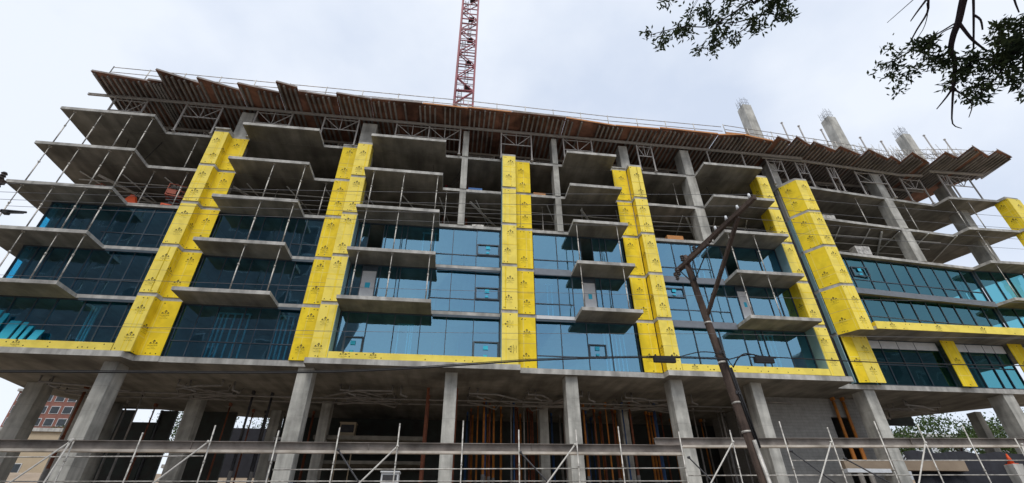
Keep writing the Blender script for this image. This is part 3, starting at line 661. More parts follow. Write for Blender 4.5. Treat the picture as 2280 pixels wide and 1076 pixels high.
for k in range(40):
    u = random.choice([random.uniform(-18,-15),random.uniform(-24,18)]); a = Vector((u,25.2,29.05)); b.tube([a, a+Vector((random.uniform(-.6,.6),0,random.uniform(0.3,1.3)))], 0.010, 4)
tag(b.build('loose_rebar', 'galv'), 'tangle of pale reinforcing bars sticking up along the roof edge', 'rebar', kind='stuff')

# ------------------------------------------------------------------ shoring posts on the balconies
def shore_mesh(h):
    b = MB(); b.tube([(0,0,0.02),(0,0,h*0.55)], 0.036, 8); b.tube([(0,0,h*0.5),(0,0,h-0.02)], 0.027, 8)
    b.box(-0.08,0.08,-0.08,0.08,0.0,0.02); b.box(-0.08,0.08,-0.08,0.08,h-0.02,h); b.tube([(0,0,h*0.53),(0,0,h*0.58)], 0.05, 8); b.tube([(-0.09,0,h*0.56),(0.09,0,h*0.56)], 0.01, 4)
    return b
SH = {}
stacks = [('leftmost', (-25.5,-23.85,-22.1,-20.75), (4,5,6,7)), ('second', (-12.25,-10.3), (4,5,6)), ('third', (-5.9,-3.92,-1.7), (4,5,6)), ('fourth', (7.6,10.35), (4,5)), ('fifth', (18.25,20.15), (4,5))]
ordn = {0:'leftmost',1:'second',2:'third',3:'rightmost'}
flr = {4:'lowest',5:'second lowest',6:'middle',7:'second highest'}
def shore(u, v, l, label, zt=None, mat='galv'):
    h = (zt or (Z[l+1]-T)) - Z[l]
    key = (round(h,2), mat)
    if key not in SH: o = shore_mesh(h).build('shoring_post', mat); SH[key] = o
    else: o = SH[key].copy(); COL.objects.link(o)
    o.location = (u, v, Z[l]); o.rotation_euler.z = random.uniform(0,3)
    tag(o, label, 'shoring post', 'steel shoring posts between the slabs'); return o
for nm, us, ls in stacks:
    for l in ls:
        for k, u in enumerate(us):
            nmn = ('leftmost' if k == 0 else 'rightmost' if k == len(us)-1 else ordn[k])
            shore(u, 24.66, l, '%s steel prop on %s balcony of the %s stack' % (nmn, flr[l], nm))
for (u, v, l, t) in ((-20.3,26.4,6,'slim prop behind the inner corner of the left open balcony'),(-18.2,26.3,6,'slim prop left of the first yellow strip, lower open floor'),(-18.6,26.3,7,'slim prop left of the first yellow strip, upper open floor'),(-19.4,27.6,6,'short prop deeper in the lower open floor at left'),
                     (-9.3,26.3,6,'slim prop left of the second yellow strip on the lower open floor'),(-12.8,27.4,6,'prop deeper behind the second balcony stack'),(-1.1,26.3,6,'slim prop in the open floor beside the third balcony'),(5.9,27.2,6,'small prop right of the third yellow strip'),(16.6,27.0,7,'small prop left of the fifth balcony'),
                     (32.4,26.9,7,'slim prop left of the wing column, upper open floor'),(37.2,27.2,7,'slim prop right of the wing column, upper open floor')):
    shore(u, v, l, t)
for (u, l, t) in ((40.6,7,'left slim prop on the upper right wing balcony'),(42.3,7,'right slim prop on the upper right wing balcony'),(41.3,6,'slim prop on the middle right wing balcony'),(41.0,5,'slim prop left on the lowest right wing balcony'),(43.4,5,'slim prop right on the lowest right wing balcony')):
    shore(u, 26.2, l, t)

# shoring forest inside the podium
zp = Z[3]-0.3
names = {'shore_orange':'orange', 'shore_grey':'dull grey', 'shore_blue':'dark blue', 'shore_rust_mast_shade':'rusty brown'}
src = {}
def pshore(u, v, mat, rad, label):
    if (mat, rad) not in src:
        b = MB(); b.tube([(0,0,0.02),(0,0,zp-2.8)], rad, 8); b.tube([(0,0,zp-2.9),(0,0,zp-0.25)], rad*0.8, 8); b.box(-.12,.12,-.12,.12,0,.02); b.box(-.06,.06,-.15,.15,zp-0.2,zp-0.001); b.tube([(0,0,0.03),(0,0,4.6+rad*8)], rad*1.25, 8, 1)
        o = b.build('shoring_post', [mat,'shore_grey']); src[(mat,rad)] = o
    else: o = src[(mat,rad)].copy(); COL.objects.link(o)
    o.location = (u, v, 0); tag(o, label, 'shoring post', 'tall shoring posts in the ground storey')
bays = [(-22.5,-18,'left end bay',(30,37),6),(-15,-9,'second bay from left',(31,37),7),(1.2,6.3,'dark bay left of centre column',(31.5,36.5),22),(7.4,12.4,'bay right of the centre column',(31.5,36.5),22),(13.6,17.5,'bay behind the utility pole',(31.5,36.5),18),(18.8,20.3,'bay right of the utility pole',(31.5,36),6)]
for (a, b_, nm, (va, vb), n) in bays:
    for k in range(n):
        u = a + (b_-a)*(k+random.uniform(.2,.8))/n; v = random.uniform(va, vb)
        if 'left' in nm and 'dark' not in nm: mat = random.choice(['shore_grey','shore_rust_mast_shade','darksteel'])
        else: mat = random.choice(['shore_orange','shore_rust_mast_shade','shore_grey','shore_blue','shore_orange','shore_rust_mast_shade'])
        rad = random.choice([0.06,0.09])
        c = names.get(mat, 'black')
        pshore(u, v, mat, rad, '%s tall prop in the ground storey, %s' % (c, nm))
for u, v, t in ((25.25,28.9,'left bright orange post in front of the block wall opening'),(25.95,28.9,'right bright orange post in front of the block wall opening')):
    pshore(u, v, 'shore_orange', 0.12, t)

# ------------------------------------------------------------------ lifts on the open floor
def lift(loc, rz, label):
    root = empty('scissor_lift', loc, rz); tag(root, label, 'lift')
    b = MB(); b.box(-0.8,0.8,-0.4,0.4,0.2,0.55); b.box(-0.7,0.7,-0.43,-0.4,0.25,0.45); b.build('chassis', 'orange', root)
    for x in (-0.55,0.55):
        for y in (-0.42,0.42): MB().tube([(x,y-0.06,0.19),(x,y+0.06,0.19)], 0.19, 12).build('wheel', 'tyre', root)
    s = MB()
    for y in (-0.3,0.3):
        for k in range(2):
            z = 0.6+k*0.35; s.bar((-0.65,y,z),(0.65,y,z+0.35),0.05,0.08); s.bar((0.65,y+.06,z),(-0.65,y+.06,z+0.35),0.05,0.08)
    s.build('scissor_arms', 'darksteel', root)
    M.setdefault('faded', surf('faded_orange', (0.40, 0.10, 0.06), (0.30, 0.075, 0.045), 4, 0.6, 0)); p = MB(); p.box(-0.85,0.85,-0.42,0.42,1.34,1.42)
    for x in (-0.83,0,0.83):
        for y in (-0.4,0.4): p.bar((x,y,1.42),(x,y,2.4),0.04)
    for z in (1.9,2.4):
        for y in (-0.4,0.4): p.bar((-0.83,y,z),(0.83,y,z),0.04)
        for x in (-0.83,0.83): p.bar((x,-0.4,z),(x,0.4,z),0.04)
    p.box(-0.8,-0.2,-0.43,-0.4,1.5,1.85); p.build('platform', 'faded', root); root.scale = (.85,.85,.85)
lift((-18.5,27.0,Z[6]), 0.3, 'orange scissor lift on the open floor beside the first yellow strip')
lift((-24.0,27.6,Z[6]), -0.4, 'pale orange scissor lift behind the left balcony edge')
b = MB(); b.prism([(-0.45,-0.25),(0.45,-0.25),(0.45,0.25),(-0.45,0.25)], 0, 0.3); b.add([(-.4,-.2,.3),(.4,-.2,.3),(.4,.2,.3),(-.4,.2,.3),(-.12,-.1,.95),(.14,-.1,.9),(.14,.1,.9),(-.12,.1,.95)], [(0,1,5,4),(1,2,6,5),(2,3,7,6),(3,0,4,7),(4,5,6,7)])
o = b.build('orange_barrier', 'orange'); o.location = (-20.9,26.6,Z[6]); tag(o, 'small red-orange barrier block on the open floor above the left glass', 'barrier')

# boards outside the lowest left glass; cyan paints in its bright patches
for k, (u, w, h) in enumerate([(-23.9,0.30,1.75),(-23.45,0.22,1.6),(-22.95,0.5,1.2),(-22.3,0.22,1.15),(-21.95,0.2,0.95),(-21.55,0.4,0.75)]):
    b = MB(); b.add([(0,0,0),(w,0,0),(w,0.05,0),(0,0.05,0),(0.0,0.25,h),(w,0.25,h),(w,0.30,h),(0,0.30,h)], [(3,2,1,0),(4,5,6,7),(0,1,5,4),(1,2,6,5),(2,3,7,6),(3,0,4,7)])
    o = b.build('patch_board', 'film'); o.location = (u,25.72,10.505)
    tag(o, 'cyan board painted as a bright patch of the lowest left window, %s' % ['the tall leftmost one','the tall narrow second one','the wide one in the middle','the narrow one right of the wide one','the short narrow one','the lowest rightmost one'][k], 'board', 'cyan boards for the bright patches in the lowest left glass')
part(MB().box(-24.4,-17.3,26.45,30.5,Z[3]+0.002,Z[3]+0.4), 'raised_floor', 'soffit')
# ------------------------------------------------------------------ tower crane
cr = empty('tower_crane', (-0.43, 30.2, 0)); tag(cr, 'dark red lattice tower crane mast rising behind the roof', 'crane')
W2 = 0.86; zt0, zt1 = 0.0, 62.0
for sx in (-1,1):
    for sy in (-1,1):
        b = MB(); b.box(sx*W2-0.085,sx*W2+0.085,sy*W2-0.085,sy*W2+0.085,24,zt1); b.build('chord', 'red', cr)
        MB().box(sx*W2-0.08,sx*W2+0.08,sy*W2-0.08,sy*W2+0.08,0,23.998).build('shaded_leg', 'shore_rust_mast_shade', cr)  # dark rust colour stands in for shade on the mast inside the building
H = 1.55; n = 0
for s in range(0, 20):
    z0 = 24+s*1.9; z1 = z0+1.9
    f = MB()
    for sx, sy, tx, ty in ((-1,-1,1,-1),(1,-1,1,1),(1,1,-1,1),(-1,1,-1,-1)):
        a = Vector((sx*W2,sy*W2,z0)); c = Vector((tx*W2,ty*W2,z0)); f.bar(a, c, 0.09)
        a1 = Vector((sx*W2,sy*W2,z0)); c1 = Vector((tx*W2,ty*W2,z1)); 
        if s % 2: a1, c1 = Vector((tx*W2,ty*W2,z0)), Vector((sx*W2,sy*W2,z1))
        f.bar(a1, c1, 0.08)
        m_ = (a+c)/2; f.bar(Vector((m_.x,m_.y,z0)), (a1+c1)/2+ (c-a)*0.0, 0.05)
    f.bar((-W2,-W2,z0+.95),(W2,-W2,z0+.95),0.05); f.bar((-W2,W2,z0+.95),(W2,W2,z0+.95),0.05)
    f.build('lattice', 'red', cr)
    if s % 2 == 0:
        g = MB(); x0 = -0.25 if s % 4 else 0.25
        g.bar((x0,-0.1,z0+0.1),(x0,0.5,z1+1.9),0.05); g.bar((x0-0.35,-0.1,z0+0.1),(x0-0.35,0.5,z1+1.9),0.05)
        for k in range(11): t = k/11; g.bar((x0-0.35,-0.1+0.6*t,z0+0.1+3.7*t),(x0,-0.1+0.6*t,z0+0.1+3.7*t),0.03)
        g.box(-0.1,0.5,0.0,0.6,z1+1.78,z1+1.82); g.build('ladder', 'darksteel', cr)

# ------------------------------------------------------------------ street-side canopy scaffold
def ibeam(a, b, label, hh=0.27, ww=0.22):
    root = empty('steel_beam', a); inv = Matrix.Translation((-a[0],-a[1],-a[2])); tag(root, label, 'beam', 'steel beams of the street canopy')
    a = Vector(a); b = Vector(b); up = Vector((0,0,1))
    o = MB().bar(a, b, 0.03, hh).build('web', 'beam', root); o.matrix_parent_inverse = inv
    for s in (-1,1):
        o = MB().bar(a+up*s*(hh/2+(0.012 if s > 0 else 0.045)), b+up*s*(hh/2+(0.012 if s > 0 else 0.045)), ww, 0.024 if s > 0 else 0.09).build('flange', 'beam_pale' if s < 0 else 'beam', root); o.matrix_parent_inverse = inv  # bottom flange paler and deeper than web and top flange
    n = int((b-a).length/6); f = MB()
    for k in range(1, n):
        p = a.lerp(b, k/n); f.box(p.x-0.008,p.x+0.008,p.y-ww/2+0.02,p.y-0.016,p.z-hh/2,p.z+hh/2)
    o = f.build('stiffener', 'beam', root); o.matrix_parent_inverse = inv
ibeam((-22,20,4.72),(9.75,20,4.95), 'long tan steel beam crossing the bottom from the left edge')
ibeam((8.75,20.35,5.28),(33,20.35,5.64), 'long tan steel beam crossing the bottom right behind the utility pole')
def spost(u, z1, v=19.75, label='', mat='galv', r=0.027):
    b = MB(); b.tube([(0,0,0.02),(0,0,z1)], r, 8); b.box(-.09,.09,-.09,.09,0,.02)
    for z in (1.5,3.0,4.2): b.tube([(0,0,z),(0,0,z+0.07)], r*1.5, 8)
    o = b.build('scaffold_post', mat); o.location = (u,v,0); tag(o, label, 'scaffold post', 'scaffold posts of the street canopy')
PO = [(-13.15,4.9,'with pale braces at the far left'),(-11.0,5.2,'between the first two braces at left'),(-8.6,5.5,'rusty with a raised end in the left bay'),(-6.3,5.35,'left of the second podium column'),(-4.1,5.5,'yellowish right of the second podium column'),(-1.85,5.7,'with a cross brace left of the third podium column'),
      (0.62,5.85,'with a capped top right of the third podium column'),(2.85,5.55,'plain one midway between the two centre columns'),(5.2,5.6,'in front of the fourth podium column'),(7.0,5.75,'stubby one right of the fourth podium column'),(9.6,5.6,'at the end of the left steel beam'),(11.9,5.7,'beside the utility pole'),
      (14.3,6.1,'right of the utility pole leaning column'),(16.5,5.9,'in front of the block wall opening'),(18.9,6.2,'left of the seventh podium column'),(21.0,6.1,'right of the seventh podium column'),(23.3,6.1,'in the right garden bay'),(25.7,5.6,'near the right edge')]
for u, z1, t in PO: spost(u, z1, label='slim scaffold post ' + t, mat='galv')
def brace(a, b, label, mat='white_paint', r=0.03):
    d = MB(); d.tube([a, b], r, 8)
    for p in (a, b): d.tube([Vector(p)-Vector((0,0.05,0)), Vector(p)+Vector((0,0.05,0))], r*1.7, 8)
    tag(d.build('scaffold_brace', mat), label, 'brace', 'diagonal braces of the street canopy')
for a, b, t, m in (((-13.1,19.6,4.9),(-17.5,19.6,0.3),'pale long diagonal brace sloping down to the bottom left corner','white_paint'),((-13.12,19.55,4.85),(-13.6,19.2,0.5),'pale steep brace beside the leftmost scaffold post','white_paint'),((-8.6,19.6,4.9),(-12.5,19.6,1.0),'pale diagonal brace falling left from the rusty post','white_paint'),
                   ((-1.83,19.6,4.85),(-5.3,19.6,1.2),'pale diagonal brace falling left below the third column','white_paint'),((-4.0,19.7,4.7),(-1.0,19.7,1.2),'dark diagonal brace crossing the pale one left of centre','darksteel'),((5.08,19.6,5.0),(1.8,19.6,1.2),'pale diagonal brace falling left from the fourth column','white_paint'),((2.9,19.7,4.7),(5.0,19.7,2.6),'thin dark brace between the centre posts','darksteel'),
                   ((11.82,19.6,5.2),(8.4,19.6,1.3),'pale diagonal brace left of the utility pole','white_paint'),((9.8,19.7,4.6),(12.6,19.7,1.6),'dark diagonal brace left of the utility pole foot','darksteel'),((14.4,19.7,4.9),(18.6,19.7,1.6),'dark diagonal brace right of the utility pole','darksteel'),((16.3,19.6,5.25),(13.3,19.6,1.2),'pale diagonal brace in front of the block wall','white_paint'),((20.84,19.6,5.3),(17.9,19.6,1.3),'pale diagonal brace at the seventh column','white_paint'),
                   ((25.7,19.6,5.3),(24.6,19.6,1.5),'pale steep brace near the right edge','white_paint'),((16.6,19.5,4.6),(20.6,19.5,2.4),'thin dark brace behind the orange posts','darksteel')):
    brace(a, b, t, m)
for (a, b, z, t) in ((-20,9.6,3.55,'thin mesh-guard rail low along the left half'),(9.7,32,3.95,'thin mesh-guard rail low along the right half'),(-6.2,9.6,4.02,'second thin tube above the low guard rail left of the pole'),(-20,-8.7,4.25,'thin tube under the steel beam in the left bays'),(14.4,32,4.55,'second thin tube above the low guard rail at right')):
    d = MB(); d.tube([(a,19.8,z),(b,19.8,z+0.2)], 0.022, 6)
    tag(d.build('guard_tube', 'galv'), t, 'guard rail')
# clutter on site
def tarp(x0,x1,y,z0,z1,mat,label,cat='netting', name='site_netting'):
    b = MB(); n = 24; vs = []; fs = []
    for k in range(n+1):
        u = x0+(x1-x0)*k/n
        for j in range(4):
            vs.append((u, y+0.12*math.sin(k*1.7+j), z0+(z1-z0)*j/3 + (0.07*math.sin(k*1.1) if j == 3 else 0)))
    for k in range(n):
        for j in range(3): a = k*4+j; fs.append((a,a+4,a+5,a+1))
    b.add(vs, fs, 0, True); o = b.build(name, mat); tag(o, label, cat)
    md = o.modifiers.new('s','SOLIDIFY'); md.thickness = 0.02
tarp(27.6,40,27.6,0.5,6.3,'netting','dark netting hung low in the right bay behind the scaffold')
tarp(-6.9,-3.4,24.5,0.2,4.0,'blue_tarp','blue tarpaulin at the bottom edge beside the second podium column','tarpaulin','tarpaulin')
tarp(18.5,34.5,24.2,0.2,3.9,'netting','dark netting along the bottom of the right half in front of the columns')
b = MB(); b.box(23.0,31.0,27.2,27.5,5.2,5.75); o = b.build('earth_berm', 'dirt'); tag(o, 'brown timber curb with rusty earth behind the scaffold at right', 'curb')
b = MB(); b.box(22.3,25.0,26.3,26.6,4.95,5.15); tag(b.build('white_curb', 'white'), 'short white beam lying behind the scaffold at right', 'beam')
b = MB(); b.tube([(0,0,0.05),(0,0,0.75)], 0.22, 14, r1=0.04); b.box(-.28,.28,-.28,.28,0,.05)
o = b.build('traffic_cone', 'orange'); o.location = (34.3,27.3,5.6); o.scale = (.8,.8,.8); tag(o, 'bright orange traffic cone at the right edge of the site', 'cone')
b = MB(); b.box(34.0,34.7,27.0,27.7,0,5.6); tag(b.build('concrete_block', 'concrete'), 'concrete block under the orange cone', 'block')
# white toilet-like box and lamp cluster seen left of the third column
def site_box(u, v, z, w, h, lab, mat='white'):
    b = MB(); b.box(-w/2,w/2,-0.3,0.3,0.0,h); b.box(-w/2+.08,w/2-.08,-0.33,-0.3,h*0.35,h-0.1,1); b.box(-w/2-0.04,w/2+0.04,-0.36,0.36,h,h+0.06)
    for x in (-w/2+0.05, w/2-0.05): b.bar((x,0,-z),(x,0,0),0.06)
    o = b.build('equipment_cabinet', [mat,'darksteel']); o.location = (u,v,z); tag(o, lab, 'cabinet')
site_box(-2.5,25.0,4.0,0.8,0.55,'small white rimmed equipment cabinet left of the third podium column')
site_box(-10.8,36.0,6.5,1.6,1.4,'white fronted equipment cabinet between the second column and its neighbour')
site_box(-6.6,34.5,7.75,1.0,0.9,'olive equipment cabinet on the dark mezzanine','tan')

# ------------------------------------------------------------------ utility pole
def upole(base, topp, r0, r1, label):
    root = empty('utility_pole', base); inv = Matrix.Translation((-base[0],-base[1],-base[2])); tag(root, label, 'utility pole')
    def P(mb, n, m):
        o = mb.build(n, m, root); o.matrix_parent_inverse = inv; return o
    k = 10; pts = [Vector(base).lerp(Vector(topp), i/k) + Vector((random.uniform(-.01,.01),0,0)) for i in range(k+1)]
    P(MB().tube(pts, r0, 14, r1=r1), 'pole', 'pole'); return root, P
root, P = upole((9.45,14.0,0),(8.33,14.0,10.62),0.17,0.105,'leaning brown wooden utility pole with a long alley arm')
P(MB().bar((7.95,14.15,10.05),(8.45,12.55,10.28),0.10,0.12), 'crossarm', 'pole')
P(MB().bar((8.2,14.75,10.22),(8.55,12.5,10.40),0.10,0.12), 'crossarm', 'pole')
P(MB().bar((8.42,14.2,10.50),(8.78,10.15,10.42),0.11,0.13), 'alley_arm', 'pole')
P(MB().bar((8.62,14.0,8.2),(8.76,11.1,10.36),0.10,0.11), 'arm_brace', 'pole')
def ins(P, p, h=0.28, dn=False):
    b = MB(); s = -1 if dn else 1; b.tube([p, (p[0],p[1],p[2]+s*h)], 0.02, 6)
    for k in range(3):
        z = p[2]+s*(h*0.35+k*0.08); b.tube([(p[0],p[1],z),(p[0],p[1],z+0.05)], 0.075, 10, r1=0.045)
    P(b, 'insulator', 'porcelain')
for p in ((7.96,14.0,10.1),(8.2,14.6,10.25)): ins(P, p, 0.35, True)
for p in ((8.05,13.7,10.15),(8.3,13.2,10.25)): ins(P, p, 0.25)
INS = [(8.77,10.35,10.46),(8.72,10.95,10.46),(8.66,11.55,10.47),(8.60,12.15,10.47)]
def wins(P, p):
    b = MB(); b.tube([(p[0],p[1],p[2]+0.02),(p[0],p[1],p[2]+0.18)], 0.02, 6); b.tube([(p[0],p[1],p[2]+0.08),(p[0],p[1],p[2]+0.24)], 0.05, 8, r1=0.035); P(b, 'insulator', 'white')
for p in INS: wins(P, p)
for t in (0.42,0.62,0.75,0.5):
    c = Vector((9.45,14,0)).lerp(Vector((8.33,14,10.62)), t); P(MB().tube([c-Vector((0,0,.03)), c+Vector((0,0,.03))], 0.17-0.065*t+0.01, 14), 'band', 'galv')
b = MB(); b.tube([(9.42,13.78,0.0),(9.18,13.80,2.6),(9.02,13.82,4.2)], 0.06, 8); b.tube([(9.3,13.7,0.0),(9.08,13.74,3.3)], 0.05, 8); P(b, 'conduit', 'galv')
b = MB(); b.tube([(9.1,13.86,4.0),(8.75,13.86,7.4)], 0.03, 6); b.tube([(9.2,13.9,4.0),(8.95,13.9,6.4)], 0.035, 6); P(b, 'riser_cable', 'cable')
for (x,z) in ((8.45,9.6),(8.75,6.9),(8.95,5.6)): P(MB().tube([(x-.02,13.72,z),(x-.02,14.3,z)], 0.018, 6).box(x-.09,x+.05,13.84,13.88,z-.05,z+.05), 'bolt', 'darksteel')
b = MB(); b.bar((8.0,14.0,10.0),(8.45,13.95,9.4),0.03,0.03); b.bar((8.6,13.0,10.2),(8.42,13.95,9.5),0.03,0.03)
P(b, 'bracket', 'darksteel')
b = MB(); b.tube([(8.05,13.7,10.4),(8.2,13.5,10.15),(8.45,13.3,10.2),(8.6,12.15,10.6)], 0.012, 5); b.tube([(8.3,13.2,10.5),(8.3,13.6,9.9),(8.5,13.9,9.3)], 0.014, 5); P(b, 'jumper_wire', 'cable')
# left neighbour pole, whose arm reaches into view
root2, P2_ = upole((-13.6,11.5,0),(-13.55,11.5,10.6),0.17,0.12,'utility pole at the left edge whose crossarm end reaches into view')
P2_(MB().bar((-14.6,11.6,10.1),(-12.35,11.5,10.0),0.1,0.12), 'crossarm', 'pole')
for p in ((-12.5,11.5,10.06),(-12.45,11.5,9.72)): ins(P2_, p, 0.2)
b = MB(); b.tube([(-13.4,11.5,9.25),(-12.2,11.4,9.05),(-11.6,11.35,8.93),(-11.2,11.3,8.92)], 0.022, 6); b.box(-11.72,-11.6,11.3,11.42,8.9,9.0); b.tube([(-11.8,11.35,9.0),(-11.2,11.35,8.98)], 0.03, 6); P2_(b, 'dead_end_clamp', 'darksteel')

def sag(a, b, s, n=24):
    a = Vector(a); b = Vector(b); return [a.lerp(b, k/n) - Vector((0,0,s*4*(k/n)*(1-k/n))) for k in range(n+1)]
for i, p in enumerate(INS):
    q = Vector(p)+Vector((0,0,0.22))
    l = Vector((-13.55+0.25*i, p[1]+0.2, 9.15+0.22*i)); r_ = Vector((48, p[1]+1, 12.2))
    pts = sag(l, q, 0.12) + sag(q, r_, 0.3)[1:]
    tag(MB().tube(pts, 0.0065, 5).build('power_wire', 'wire'), ['thin power wire on the insulator nearest the camera','thin power wire on the second insulator of the long arm','thin power wire on the third insulator of the long arm','thin power wire on the insulator nearest the pole'][i], 'wire', 'thin power wires along the street')
for i, (z, s) in enumerate(((8.9,0.15),(7.5,0.2))):
    pts = sag((-22,13.2,z-0.9),(8.55,13.8,z),s)+sag((8.55,13.8,z),(45,13.5,z+1.5),s)[1:]
    tag(MB().tube(pts, 0.0065, 5).build('power_wire', 'wire'), ['single thin wire fixed to the pole below the arm brace','lowest single thin wire crossing the yellow strips'][i], 'wire', 'thin power wires along the street')
pts = [Vector(p) for p in ((-30,13.5,4.9),(-11.5,13.5,5.46),(-3.3,13.5,5.73),(2.6,13.5,6.28),(6.2,13.5,6.50),(8.86,13.75,6.62))]
def smooth(pts, n=8):
    out = []
    for i in range(len(pts)-1):
        p0 = pts[max(i-1,0)]; p1 = pts[i]; p2 = pts[i+1]; p3 = pts[min(i+2,len(pts)-1)]
        for k in range(n):
            t = k/n; out.append(0.5*((2*p1)+(p2-p0)*t+(2*p0-5*p1+4*p2-p3)*t*t+(3*p1-p0-3*p2+p3)*t**3))
    return out+[pts[-1]]
b = MB(); b.tube(smooth(pts), 0.022, 6); b.tube([p+Vector((0,0.03,0.05)) for p in smooth(pts)], 0.012, 5)
tag(b.build('telecom_cable', 'cable'), 'thick black cable sagging across the podium from the left to the pole', 'cable')
pts = [Vector(p) for p in ((8.86,13.75,6.62),(9.5,13.5,6.72),(10.2,13.5,6.66),(14.5,13.5,6.62),(19.5,13.5,6.70),(30,13.5,6.9))]
b = MB(); b.tube(smooth(pts), 0.018, 6); b.tube(smooth([Vector((8.9,13.7,6.35)),Vector((9.05,13.5,6.6)),Vector((9.4,13.5,6.74)),Vector((10.1,13.48,6.58))]), 0.022, 6)
tag(b.build('telecom_cable', 'cable'), 'thick black cable running right from the pole toward the right edge', 'cable')
b = MB(); b.tube(smooth([Vector((7.0,13.45,6.52)),Vector((7.8,13.45,6.72)),Vector((8.5,13.5,6.66)),Vector((8.85,13.6,6.3))]), 0.015, 6)
tag(b.build('drop_cable', 'cable'), 'short curved cable drooping onto the pole from the left box', 'cable')
def cbox(u, v, z, w, label):
    b = MB(); b.prism([(-w/2+.03,-.07),(w/2-.03,-.07),(w/2,0),(w/2-.03,.07),(-w/2+.03,.07),(-w/2,0)], -0.16, 0.02); b.tube([(-w/2-0.1,0,0.01),(w/2+0.1,0,0.01)], 0.02, 6); b.box(-w/2+0.05,w/2-0.05,-0.075,-0.07,-0.09,-0.07)
    for x in (-w/2+0.1, w/2-0.1): b.box(x-0.015,x+0.015,-0.03,0.03,0.0,0.08)
    o = b.build('splice_box', 'cable'); o.location = (u,v,z); tag(o, label, 'cable box', 'black boxes hanging on the cables')
cbox(6.52,13.45,6.50,0.74,'black splice box hanging on the cable left of the pole'); cbox(9.85,13.45,6.60,0.68,'black splice box hanging on the cable right of the pole')

# ------------------------------------------------------------------ overhanging oak
oak = empty('oak_tree', (7.2,-1.2,0)); tag(oak, 'dark oak whose leafy and bare twigs hang into the top right of the view', 'tree')
oinv = Matrix.Translation((-7.2,1.2,0))
def OP(mb, n, m):
    o = mb.build(n, m, oak); o.matrix_parent_inverse = oinv; return o
OP(MB().tube(smooth([Vector((7.2,-1.2,0)),Vector((7.1,-1.1,2.5)),Vector((6.9,-0.9,5)),Vector((6.6,-0.5,7.5)),Vector((6.2,0,9.5))],4), [0.32-0.012*i for i in range(17)], 10), 'trunk', 'bark')
b = MB(); b.tube(smooth([Vector((6.6,-0.5,7.4)),Vector((5.9,0.8,7.3)),Vector((5.35,1.6,6.95)),Vector((5.18,1.97,6.65))],5), 0.09, 8, r1=0.045)
b.tube(smooth([Vector((6.5,-0.4,8)),Vector((5.6,1,8.4)),Vector((4.4,2.3,8.0)),Vector((3.6,3.0,7.5))],5), 0.08, 8, r1=0.02)
b.tube(smooth([Vector((6.7,-0.6,7.0)),Vector((6.4,0.9,6.9)),Vector((6.1,1.9,6.3)),Vector((5.7,2.4,5.95))],5), 0.06, 8, r1=0.02)
for q in ((4.96,2.17,6.79),(4.94,2.28,6.76),(5.22,2.03,6.59),(5.45,1.93,6.37)): b.tube(smooth([Vector((6.0,0.6,7.3)),Vector((5.5,1.4,7.2)),Vector(q)],4), 0.03, 6, r1=0.012)
OP(b, 'limb', 'bark')
b = MB()
def twig(l, r0, r1): b.tube(smooth([Vector(p) for p in l], 3), r0, 6, r1=r1)
twig([(5.18,1.97,6.65),(5.23,2.18,6.52),(5.27,2.35,6.39),(5.28,2.46,6.32),(5.31,2.58,6.22),(5.37,2.65,6.11),(5.43,2.83,5.93)],0.042,0.02)
twig([(5.43,2.83,5.93),(5.42,2.93,5.88),(5.39,3.07,5.82)],0.014,0.005); twig([(5.43,2.83,5.93),(5.47,2.97,5.78),(5.52,3.1,5.63),(5.58,3.09,5.55)],0.014,0.004); twig([(5.44,2.85,5.91),(5.52,2.85,5.8),(5.58,2.88,5.7),(5.59,2.98,5.61)],0.012,0.004)
twig([(5.28,2.36,6.37),(5.39,2.42,6.22),(5.46,2.44,6.13),(5.52,2.45,6.05)],0.018,0.008); twig([(5.26,2.41,6.38),(5.21,2.49,6.39),(5.17,2.62,6.36)],0.007,0.003)
twig([(4.96,2.17,6.79),(5.01,2.3,6.68),(5.05,2.4,6.6),(5.04,2.57,6.53),(5.03,2.72,6.45)],0.016,0.007); twig([(5.01,2.33,6.66),(5.06,2.42,6.58),(5.08,2.55,6.5),(5.05,2.7,6.44)],0.006,0.003); twig([(5.0,2.31,6.69),(4.98,2.44,6.65),(4.97,2.53,6.62)],0.012,0.005)
twig([(4.94,2.28,6.76),(4.91,2.36,6.75),(4.81,2.63,6.72)],0.006,0.003); twig([(5.22,2.03,6.59),(5.29,2.15,6.47),(5.37,2.32,6.3),(5.44,2.49,6.12)],0.016,0.009); twig([(5.34,2.25,6.36),(5.39,2.26,6.3),(5.43,2.32,6.22)],0.013,0.008); twig([(5.45,1.93,6.37),(5.5,2.01,6.28),(5.57,2.08,6.18)],0.014,0.007)
twig([(5.27,2.36,6.40),(5.02,2.82,6.4),(4.95,2.98,6.36)],0.008,0.003); twig([(5.6,2.45,5.95),(5.31,2.7,6.15),(5.1,2.85,6.25)],0.010,0.003); twig([(5.7,2.4,5.95),(5.62,2.69,5.77),(5.5,2.9,5.72)],0.010,0.003)
OP(b, 'bare_branch', 'bark')
RC = [((5.02,2.82,6.4),.13,.07,300),((5.15,2.68,6.35),.12,.08,260),((5.3,2.69,6.18),.14,.10,330),((5.46,2.68,5.99),.14,.10,420),((5.6,2.49,5.92),.18,.15,950),((5.62,2.32,5.99),.13,.16,600),((5.14,2.92,6.22),.13,.05,130),((4.97,3.03,6.33),.07,.03,40),((5.62,2.69,5.77),.14,.07,200),((5.75,2.57,5.67),.10,.10,200),((5.55,2.2,6.12),.09,.07,160),((5.75,2.3,5.85),.15,.2,600)]
